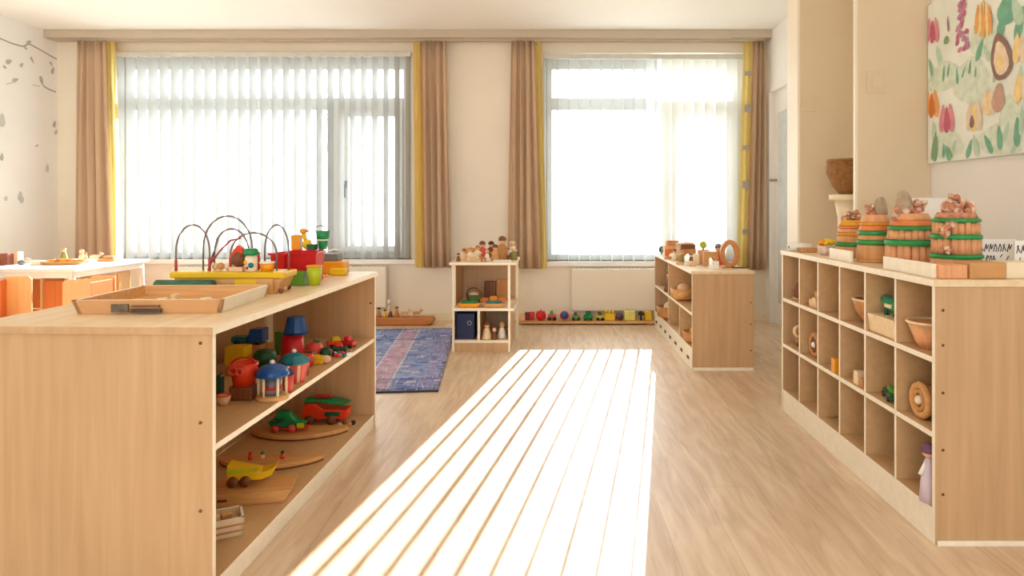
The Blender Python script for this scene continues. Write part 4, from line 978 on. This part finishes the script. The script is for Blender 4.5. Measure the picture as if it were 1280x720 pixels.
# ------------------------------------------------------------------ cubby unit on the right
QX, QY0, QY1, QH, QD = 1.206, 2.15, 3.585, .836, .47
r = T('cubby_unit', 'tall birch cubby unit of eighteen open cells along the painting wall', 'cubby unit', (QX, QY0, 0))
L = QY1-QY0; fe = {'-x': M_edge}
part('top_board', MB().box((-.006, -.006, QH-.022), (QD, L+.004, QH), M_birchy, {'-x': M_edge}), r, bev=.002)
part('end_panel', MB().box((0, 0, 0), (QD, .018, QH-.0225), M_birch, fe), r, bev=.0015)
part('end_panel', MB().box((0, L-.018, 0), (QD, L, QH-.0225), M_birch, fe), r, bev=.0015)
part('back_panel', MB().box((QD-.01, .0185, .10), (QD, L-.0185, QH-.0225), M_birch), r)
ZS = [.112, .352, .590]
for z in ZS: part('shelf_board', MB().box((.001, .0185, z-.018), (QD-.0105, L-.0185, z), M_birchi, fe), r, bev=.001)
part('plinth', MB().box((.002, .0185, 0), (.018, L-.0185, ZS[0]-.0185), M_edge), r)
part('foot_rail', MB().box((.006, -.008, 0), (QD, -.0005, .016), M_edge), r, bev=.002)
tops = [ZS[1]-.0185, ZS[2]-.0185, QH-.0225]
cw = (L-.036)/6
for c in range(1, 6):
    for k in range(3): part('divider', MB().box((.0015, .018+c*cw-.007, ZS[k]+.0005), (QD-.0105, .018+c*cw+.007, tops[k]), M_birchi, fe), r)
for z in (.74, .63, .48, .30, .16): part('screw', MB().cylx((.025, -.001, z), .0045, .002, M_screw, axis='Y'), r)
def cell(col, row, dy=0, dx=.06):                  # col 0 = far end, row 0 = bottom; near side of cell
    y = QY0+.018+(5-col)*cw+cw*.5+dy
    return (QX+dx-.012, y+.028, ZS[row]+.0005)
# row 2 (top)
q = T('wooden_ball', 'dark brown ball on a peach dish in the farthest top cell', 'ball', cell(0, 2, -.02, .07)); part('dish', MB().lathe([(.03, 0), (.045, .012), (.04, .012)], M_skin), q); part('ball', MB().sph((0, 0, .052), .045, M_brown), q)
q = T('block_cluster', 'pale glued cluster of wooden cubes in the second top cell', 'toy block', cell(1, 2, -.03, .06)); part('cluster', MB().cb((0, 0, .022), (.045, .045, .044), M_lite).cb((.01, .012, .06), (.035, .035, .03), M_tan).cb((-.012, .03, .018), (.03, .03, .036), M_skin), q, bev=.003)
q = T('wooden_cradle', 'curved wooden cradle bowl in the fourth top cell', 'bowl', cell(3, 2, -.022, .125)); part('bowl', MB().lathe([(.03, 0), (.06, .015), (.085, .05), (.10, .10), (.093, .10), (.078, .052), (.05, .022)], M_tan2), q); part('rim', MB().torus((0, 0, .10), .0965, .005, M_lite), q)
blk('brown_box', 'brown box at the back of the fourth top cell', 'box', cell(3, 2, -.03, .33), (.16, .18, .15), M_tan2)
q = T('cream_bin', 'cream open bin in the fifth top cell', 'bin', cell(4, 2, -.024, .085)); part('bin_body', MB().prism([(-.06, 0), (.06, 0), (.06, .07), (-.07, .07)], -.10, .10, M_lite, 'Y'), q, bev=.004)
q = T('green_dinosaur', 'green toy dinosaur lying on the cream bin', 'toy animal', (cell(4, 2, 0, .08)[0], cell(4, 2, -.024)[1], ZS[2]+.071))
part('body', MB().tube([(0, -.085, .012), (0, -.05, .03), (0, 0, .04), (0, .05, .04), (0, .09, .055)], .02, M_green, 10, rad=[.012, .024, .034, .028, .018]), q)
part('spikes', MB().box((-.022, -.05, .05), (.0, .06, .066), M_teal).box((-.034, -.02, .03), (-.02, .03, .045), M_cream), q, bev=.004); part('foot', MB().cyl((-.02, -.03, 0), .009, .02, M_dgreen, 8), q); part('foot', MB().cyl((-.02, .04, 0), .009, .02, M_dgreen, 8), q)
q = T('woven_basket', 'tapered wooden basket with a lip in the nearest top cell', 'basket', cell(5, 2, -.01, .09)); part('basket_body', MB().lathe([(.045, 0), (.078, .085), (.072, .085), (.04, .006)], M_terra, 22), q); part('lip', MB().torus((0, 0, .087), .078, .005, M_lite), q)
blk('brown_box', 'flat brown box at the back of the nearest top cell', 'box', cell(5, 2, -.03, .33), (.20, .18, .10), M_tan2)
# row 1
q = T('ring_puzzle', 'interlocked dark and pale rings in the farthest middle cell', 'ring toy', cell(0, 1, -.02, .06)); part('ring', MB().torus((0, 0, .047), .035, .010, M_tan2, axis='X'), q); part('ring', MB().torus((.0, 0, .080), .025, .009, M_lite, axis='Y'), q, 'pale ring'); part('ball', MB().sph((0, 0, .016), .016, M_brown), q)
def rosette(label, loc, R, m1, m2, m3):
    q = T('wood_coil', label, 'wooden coil', loc)
    part('outer_ring', MB().torus((0, 0, R), R*.8, R*.2, m1, axis='X'), q); part('inner_ring', MB().torus((-.004, 0, R), R*.48, R*.14, m2, axis='X'), q)
    part('hub', MB().sph((-.004, 0, R), R*.26, m3), q)
    part('drum', MB().cylx((.035, 0, R), R*.78, .06, m1), q)
rosette('dark wooden coil with a white hub in the second middle cell', cell(1, 1, -.02, .05), .06, M_tan2, M_brown, M_white)
blk('brown_box', 'brown box at the back of the second middle cell', 'box', cell(1, 1, -.03, .28), (.15, .18, .15), M_tan2)
blk('amber_brick', 'little amber brick in the third middle cell', 'toy block', cell(2, 1, -.07, .03), (.03, .035, .06), M_yellowo)
blk('wooden_brick', 'pale brick in the fourth middle cell', 'toy block', cell(3, 1, -.04, .04), (.035, .035, .055), M_lite); blk('wooden_brick', 'dark brick beside the pale one in the fourth middle cell', 'toy block', cell(3, 1, -.085, .04), (.03, .03, .035), M_tan2); blk('wooden_brick', 'tan brick behind the pale one in the fourth middle cell', 'toy block', cell(3, 1, .0, .05), (.03, .03, .032), M_tan)
car('green toy wagon in the fifth middle cell', cell(4, 1, -.02, .08), .13, .07, .05, M_dgreen, M_grass, 1.3)
doll('blue and red doll behind the green wagon', cell(4, 1, -.06, .20), .16, M_coral, M_skin, M_blue)
blk('peach_slab', 'peach slab standing behind the green wagon', 'toy block', cell(4, 1, .03, .15), (.03, .05, .10), M_skin)
rosette('carved wooden rosette roll in the nearest middle cell', cell(5, 1, -.01, .05), .062, M_tan, M_tan2, M_cream)
# row 0
q = T('rag_doll', 'slim white and lilac doll in the nearest bottom cell', 'doll', cell(5, 0, -.098, .03))
part('dress', MB().lathe([(.030, 0), (.026, .06), (.018, .12), (.010, .14)], plain('lilac_cloth', (222, 206, 222), .9)), q); part('head', MB().sph((0, 0, .16), .022, M_skin), q); part('bonnet', MB().lathe([(.025, .158), (.024, .175), (.01, .186)], plain('plum_cloth', (120, 80, 110), .9)), q); part('arm', MB().tube([(-.012, 0, .12), (-.03, 0, .085)], .007, M_white), q)

# on the cubby unit
zc = QH+.0005
def qp(px, Y): return (xa(px, Y), Y, zc)
q = T('paper_roll', 'short white paper roll at the far corner of the cubby top', 'paper roll', (1.27, 3.50, zc+.021)); part('roll', MB().cylx((0, 0, 0), .021, .11, M_white, 18), q); part('core', MB().cylx((-.056, 0, 0), .009, .003, M_grey, 14), q)
blk('tan_tray_block', 'low tan block beside the paper roll on the cubby top', 'toy block', qp(1009, 3.42), (.08, .06, .022), M_tan2)
q = T('flower_pot', 'little white pot with yellow flowers on the cubby top', 'flower pot', qp(1033, 3.22))
part('pot', MB().lathe([(.028, 0), (.040, .045), (.036, .045), (.024, .005)], plain('pot_pattern', (232, 206, 190), .5, .3, 60)), q); fl = MB(); random.seed(5)
for k in range(14): a = k*2.4; rr = .032*math.sqrt((k+.5)/14); fl.sph((rr*math.cos(a), rr*math.sin(a), .055+.012*random.random()), .012, M_yellow if k % 3 else M_yellowo, 8, jit=.1, m=6)
part('flowers', fl, q)
def strip(y0, y1, label):
    S('lip_board', MB().box((0, y0, 0), (.014, y1, .046), M_edge), label, 'board', (QX+.02, 0, zc), 0, None, .002)
strip(2.81, 3.02, 'short cream lip board on the cubby top below the farthest tower')
strip(2.20, 2.53, 'long cream lip board on the near corner of the cubby top')
blk('tan_crate', 'low tan box at the end of the long cream lip board', 'box', (1.283, 2.215, zc), (.09, .07, .044), M_terra)
blk('tan_crate', 'wider plain tan box at the near edge of the cubby top', 'box', (1.39, 2.215, zc), (.115, .08, .052), wood('plain_tan', (206, 156, 100), .5, 'X', .06))
blk('cream_box', 'cream box at the frame edge on the cubby top', 'box', (1.515, 2.23, zc), (.12, .09, .052), M_cream)

def tower(label, loc, layers, tops, seed):
    random.seed(seed)
    q = T('ribboned_tower', label, 'wooden tower', loc)
    for (kind, z0, z1, r0, r1, mat) in layers:
        if kind == 'disc': part('wooden_disc', MB().lathe([(r0*.97, z0), (r0, z0+.004), (r1, z1-.004), (r1*.96, z1)], mat, 26, jit=.012), q)
        elif kind == 'band':
            part('ribbon', MB().lathe([(r0-.004, z0), (r0+.004, z0+.003), (r1+.004, z1-.003), (r1-.004, z1)], mat, 30), q)
        else:
            n = 20; bs = MB()
            core = MB()
            for i in range(n):
                a = 2*PI*i/n+random.uniform(-.05, .05); e = random.uniform(-.004, .004); w = r0*PI/n*.98
                c, s_ = math.cos(a), math.sin(a)
                bs.tube([((r0-w*.9)*c, (r0-w*.9)*s_, z0), ((r1-w*.9)*c, (r1-w*.9)*s_, z1+e)], w, mat, 7)
            bs.cyl((0, 0, z0), r0*.85, z1-z0-.002, mat, 16, r2=r1*.85)
            part('stick_layer', bs, q)
    for (x, y, z, rr, hz, mat) in tops:
        m_ = MB()
        if mat is M_stone: m_.lathe([(rr*.75, 0), (rr*.98, rr*.4), (rr*.9, rr*hz), (rr*.6, rr*hz*1.6), (rr*.2, rr*hz*1.85)], mat, 12, (x, y, z-.004), jit=.09)
        for i in range(16):
            a = random.uniform(0, 6.3); e = rr*random.uniform(.3, .95)*(1 if mat is not M_stone else .9); h_ = random.uniform(0, 1.5 if mat is not M_stone else .3)
            e *= 1-.35*h_/1.5
            m_.sph((x+e*math.cos(a), y+e*math.sin(a), z+rr*hz*h_*.8+rr*.15), rr*random.uniform(.28, .5), M_coralst if random.random() < .6 else M_crumb, 8, jit=.15, m=5)
        part('rough_crown', m_, q)
    return q
tw = wood('tower_tan', (216, 160, 106), .6, 'Z', .15, 2)
tower('farthest ribboned wooden tower with ochre and green ribbons', qp(1065, 3.10),
      [('disc', 0, .05, .070, .068, tw), ('band', .05, .068, .068, .066, M_band), ('disc', .068, .098, .066, .062, tw), ('band', .098, .112, .062, .060, M_bandy), ('disc', .112, .130, .06, .057, M_terra), ('band', .130, .142, .057, .055, M_bando), ('disc', .142, .168, .055, .050, M_bandy)],
      [(-.025, 0, .168, .020, 1.2, M_coralst), (.01, -.02, .168, .022, 1.4, M_coralst), (.022, .015, .168, .020, 1.3, M_stone), (-.005, .02, .168, .02, 1.2, M_stone)], 1)
tower('second farthest wooden tower, smooth tiers with two green ribbons and a grey stone', qp(1094, 2.84),
      [('disc', 0, .012, .072, .073, tw), ('disc', .0125, .072, .073, .070, tw), ('band', .072, .092, .070, .067, M_band), ('disc', .092, .112, .067, .065, tw), ('band', .112, .130, .065, .062, M_band), ('disc', .130, .152, .062, .058, M_bando), ('band', .152, .164, .058, .055, M_bandy), ('disc', .164, .196, .055, .048, M_terra)],
      [(-.022, 0, .196, .022, 1.2, M_coralst), (.018, -.008, .196, .028, 1.5, M_stone), (0, .022, .196, .022, 1.2, M_stone)], 2)
tower('broad ribboned tower with a fringe of orange sticks and a tall grey stone', qp(1139, 2.62),
      [('disc', 0, .02, .098, .096, tw), ('stick', .02, .082, .094, .090, M_terra), ('band', .082, .104, .092, .089, M_band), ('stick', .104, .140, .086, .080, M_terra), ('band', .140, .156, .080, .076, M_band), ('disc', .156, .178, .076, .070, M_bando), ('disc', .178, .204, .068, .060, M_terra)],
      [(-.03, 0, .204, .033, 1.5, M_stone), (.03, -.005, .204, .028, 1.2, M_coralst), (.005, .03, .204, .026, 1.2, M_stone), (-.068, -.02, .175, .016, 1, M_coralst)], 3)
tower('nearest ribboned tower of upright wood blocks with three green ribbons and pink crumbly top', qp(1195, 2.37),
      [('disc', 0, .052, .080, .079, M_terra), ('band', .052, .068, .080, .079, M_band), ('stick', .068, .118, .077, .076, M_terra), ('band', .118, .136, .077, .075, M_band), ('stick', .136, .176, .073, .072, M_terra), ('band', .176, .190, .073, .071, M_band), ('disc', .190, .21, .066, .060, M_coralst)],
      [(-.032, -.015, .205, .028, 1.1, M_coralst), (.03, -.01, .205, .032, 1.1, M_coralst), (.0, .02, .22, .028, 1.4, M_coralst), (-.01, -.035, .205, .02, 1.1, M_coralst), (-.066, -.055, .07, .018, 1.2, M_coralst), (-.068, -.05, .125, .020, 1.2, M_coralst), (-.06, -.065, .155, .016, 1.1, M_coralst)], 4)
# cards with handwriting
def card(label, loc, w, h, rz, strokes):
    q = T('note_card', label, 'card', loc, rz)
    part('sheet', MB().box((-w/2, 0, 0), (w/2, .004, h), M_white), q)
    b = MB()
    for (x0, z0, x1, z1) in strokes:
        dx, dz = x1-x0, z1-z0; l = math.hypot(dx, dz) or 1; k = .0016; nx, nz = -dz/l*k, dx/l*k
        b.add([(x0+nx, -.0008, z0+nz), (x0-nx, -.0008, z0-nz), (x1-nx, -.0008, z1-nz), (x1+nx, -.0008, z1+nz)], [(0, 1, 2, 3)], M_ink)
    if strokes: part('handwriting', b, q)
    part('stand', MB().box((-w*.3, .0045, 0), (w*.3, .03, .012), M_lite), q)
def scrawl(seed, x0, x1, z, h, n):
    random.seed(seed); out = []; st = (x1-x0)/n
    for i in range(n):
        x = x0+i*st
        out.append((x, z, x+st*.45, z+h))
        k = (i*3+seed*2+random.randint(0, 1)) % 4
        if k == 0: out += [(x+st*.45, z+h, x+st*.95, z+h*.8), (x+st*.95, z+h*.8, x+st*.3, z+h*.5)]
        elif k == 1: out += [(x+st*.45, z+h, x+st*.55, z+h*.3), (x+st*.55, z+h*.3, x+st*1.0, z+h*.9)]
        elif k == 2: out += [(x+st*.1, z+h*.9, x+st*.8, z+h*.1)]
        else: out += [(x+st*.45, z+h, x+st*.8, z+h*.5), (x+st*.8, z+h*.5, x+st*.5, z)]
    return out
s = scrawl(1, -.055, .05, .070, .028, 7)+scrawl(2, -.035, .0, .035, .022, 3)+[(.012, .05, .02, .062), (.03, .035, .04, .056)]
card('white card with dark slanted handwriting behind the wider tan box', (1.575, 2.42, zc), .13, .115, -.15, s)
s = scrawl(3, -.055, .05, .072, .028, 6)+[(-.05, .03, -.04, .058), (-.02, .03, .0, .03)]
card('white card with handwriting, cut by the frame edge', (1.613, 2.30, zc), .10, .115, -.15, [(a*.8, b_, c_*.8, d_) for a, b_, c_, d_ in s])
card('blank white card standing behind the nearest and broad towers', (xa(1163, 2.85), 2.85, zc), .15, .265, 0, [])

# ------------------------------------------------------------------ tables and chairs at the far left
def table(name, label, x0, x1, y0, y1, h, tm, legs=M_white, apron=None):
    r = T(name, label, 'table', ((x0+x1)/2, (y0+y1)/2, 0)); a, c = (x1-x0)/2, (y1-y0)/2
    part('table_top', MB().box((-a, -c, h-.025), (a, c, h), tm), r, bev=.005)
    ap = MB(); am = apron or tm
    ap.box((-a+.04, -c+.03, h-.07), (a-.04, -c+.045, h-.0255), am).box((-a+.04, c-.045, h-.07), (a-.04, c-.03, h-.0255), am).box((-a+.03, -c+.045, h-.07), (-a+.045, c-.045, h-.0255), am).box((a-.045, -c+.045, h-.07), (a-.03, c-.045, h-.0255), am)
    part('apron', ap, r)
    for sx in (-1, 1):
        for sy in (-1, 1): part('leg', MB().tube([(sx*(a-.05), sy*(c-.05), h-.03), (sx*(a-.035), sy*(c-.035), 0)], .02, legs, 12), r)
TH_ = .62
table('activity_table', 'white children\'s table scattered with toys, nearer the curtain', -4.12, -3.40, 4.86, 5.78, TH_, M_white)
table('activity_table', 'wood-edged children\'s table pushed against the mural wall', -4.605, -4.16, 4.55, 5.75, TH_-.005, M_lite, M_tan, M_tan)
def chair(label, x, y, rz, h=.56, g=None):
    r = T('toddler_chair', label, 'chair', (x, y, 0), rz)
    w, d = .27, .18
    for s_ in (-1, 1):
        part('side_panel', MB().prism([(-d/2, 0), (d/2, 0), (d/2, h-.02), (d/2-.02, h), (-d/2, h)], s_*w/2-.009, s_*w/2+.009, M_chairw, 'X'), r, bev=.005)
    part('seat', MB().box((-w/2+.0095, -d/2+.03, .27), (w/2-.0095, d/2-.01, .288), M_orangew), r, bev=.003)
    part('backrest', MB().box((-w/2+.0095, -d/2+.004, .30), (w/2-.0095, -d/2+.02, h-.02), M_orangew), r, bev=.003)
    part('front_rail', MB().box((-w/2+.0095, d/2-.03, .12), (w/2-.0095, d/2-.015, .17), M_orangew), r, bev=.003)
    return r
# prism axis 'X': poly (y, z); chair faces +Y before rotation
chair('toddler chair with birch side panel at the frame edge, before the wood-edged table', -3.56, 4.42, math.radians(-90), .60)
chair('toddler chair with birch side panel at the near corner of the white table', -3.18, 4.70, math.radians(90), .575)
chair('orange-backed toddler chair tucked under the white table by its near leg', -3.63, 5.12, math.radians(8), .535)
chair('orange-backed toddler chair tucked under the window end of the white table', -3.62, 5.55, math.radians(5), .535)
chair('toddler chair under the mural side of the white table', -3.93, 5.22, math.radians(-8), .535)
# on the tables
zt2 = TH_+.0005
def tp(px, Y): return (xa(px, Y), Y, zt2)
blk('red_brown_box', 'reddish-brown box on the wood-edged table', 'box', (xa(8, 5.2), 5.2, TH_-.0045), (.08, .08, .09), plain('redbrown', (150, 84, 66), .6, .2, 30))
blk('white_carton', 'narrow white carton beside the reddish-brown box', 'box', (xa(16.5, 5.2), 5.25, TH_-.0045), (.035, .06, .10), M_skin)
for i, (px, Y, m, s_) in enumerate([(22, 5.3, M_brown, .03), (27, 5.2, M_grey, .026), (33, 5.35, M_decald, .03)]):
    q = T('pebble', ['dark pebble on the wood-edged table', 'grey pebble on the wood-edged table', 'taupe pebble on the wood-edged table'][i], 'pebble', (xa(px, Y), Y, TH_-.0045)); 
    part('stone', MB().sph((0, 0, s_*.8), s_, m, 12, sz=.8, jit=.05), q)
blk('cream_brick', 'cream brick at the mural end of the white table', 'toy block', tp(47, 5.2), (.08, .05, .03), M_cream)
r = T('toy_tray', 'oval wooden tray of amber blocks on the white table', 'tray', tp(78, 5.25))
part('tray_body', MB().lathe([(.15, 0), (.17, .025), (.16, .025), (.145, .006)], M_tan, 26, sy=.6), r)
for i in range(5):
    blk('amber_toy_block', 'amber wooden block lying on the oval tray', 'toy block', (xa(66+i*6, 5.25), 5.25+.02*(i % 2), zt2+.0065), (.035, .035, .03), M_orangew if i % 2 else M_yellowo, .3*i, 'amber blocks on the oval tray')
doll('pale doll standing on the white table by the oval tray', tp(102, 5.45), .10, M_cream, M_skin, M_lite)
doll('shorter cream doll beside the pale doll on the white table', tp(107, 5.4), .08, M_lite, M_skin, M_tan)
animal('cream toy animal at the middle of the white table', tp(119, 5.5), .09, M_lite, .3)
blk('tan_board', 'flat tan board at the window end of the white table', 'board', tp(137, 5.55), (.14, .10, .018), M_tan)
blk('amber_brick', 'terracotta brick on the flat tan board', 'toy block', (xa(137, 5.55), 5.55, zt2+.0185), (.08, .04, .022), M_terra)
doll('olive doll at the back of the white table', tp(80, 5.65), .10, mm['olive'][0], M_skin, M_tan)

# ------------------------------------------------------------------ outside
og = plain('outdoor_paving', (214, 212, 204), .9, .05, 2)
struct('ground_outside', MB().box((-30, YB+TH+.02, -.5), (30, 60, -.4), og))
bark = plain('pale_bark', (170, 170, 165), .9, .1)
def bare_tree(label, x, y, h, seed):
    random.seed(seed); q = T('bare_tree', label, 'tree', (x, y, -.4)); b = MB()
    def br(p, d, l, rr, n):
        e = p+d*l; b.tube([tuple(p), tuple((p+e)/2+Vector((random.uniform(-.05, .05), 0, 0))*l), tuple(e)], rr, bark, 6, rad=[rr, rr*.8, rr*.6])
        if n:
            for k in range(3): br(e, (d+Vector((random.uniform(-.7, .7), random.uniform(-.7, .7), random.uniform(-.1, .3)))).normalized(), l*.68, rr*.6, n-1)
    br(Vector((0, 0, 0)), Vector((0, 0, 1)), h*.34, .06, 4)
    part('branches', b, q)
bare_tree('bare tree outside seen through the narrower window', 2.6, 11.5, 4.2, 2)
bare_tree('bare tree outside seen through the opening sash of the wide window', -4.2, 13.0, 4.2, 5)

# ------------------------------------------------------------------ light
w = bpy.data.worlds.new('World'); bpy.context.scene.world = w; w.use_nodes = True
N = w.node_tree.nodes; L_ = w.node_tree.links
bg = N['Background']; bg.inputs['Color'].default_value = (.93, .97, 1.0, 1); bg.inputs['Strength'].default_value = 2.5
sun = bpy.data.lights.new('sun', 'SUN'); sun.energy = 7.5; sun.angle = math.radians(.35); sun.color = (1, .98, .945)
so = bpy.data.objects.new('sun', sun); C.objects.link(so)
so.rotation_euler = Vector((-.168, -1, -.43)).to_track_quat('-Z', 'Y').to_euler(); so.location = (2, 12, 6)
def portal(n, loc, sx, sz, rot):
    l = bpy.data.lights.new(n, 'AREA'); l.shape = 'RECTANGLE'; l.size = sx; l.size_y = sz; l.cycles.is_portal = True
    o = bpy.data.objects.new(n, l); C.objects.link(o); o.location = loc; o.rotation_euler = rot
portal('portal_1', ((W1[0]+W1[1])/2, YB+TH+.01, (W1[2]+W1[3])/2), W1[1]-W1[0], W1[3]-W1[2], (-PI/2, 0, 0))
portal('portal_2', ((W2[0]+W2[1])/2, YB+TH+.01, (W2[2]+W2[3])/2), W2[1]-W2[0], W2[3]-W2[2], (-PI/2, 0, 0))
portal('portal_3', ((RO[0]+RO[1])/2, YR-.11, (RO[2]+RO[3])/2), RO[1]-RO[0], RO[3]-RO[2], (PI/2, 0, 0))

# ------------------------------------------------------------------ camera and view
cam = bpy.data.cameras.new('camera'); cam.sensor_width = 36; cam.lens = 24.0
cam.shift_x = -50/1280; cam.shift_y = -103/1280; cam.clip_start = .05
co = bpy.data.objects.new('camera', cam); C.objects.link(co); co.location = (0, 0, CZ); co.rotation_euler = (PI/2, 0, 0)
sc = bpy.context.scene; sc.camera = co
sc.view_settings.view_transform = 'Standard'; sc.view_settings.look = 'None'; sc.view_settings.gamma = 1
sc.view_settings.use_curve_mapping = False; sc.view_settings.exposure = 1.5
sc.cycles.use_denoising = True
sc.cycles.max_bounces = 10; sc.cycles.diffuse_bounces = 6; sc.cycles.transparent_max_bounces = 8
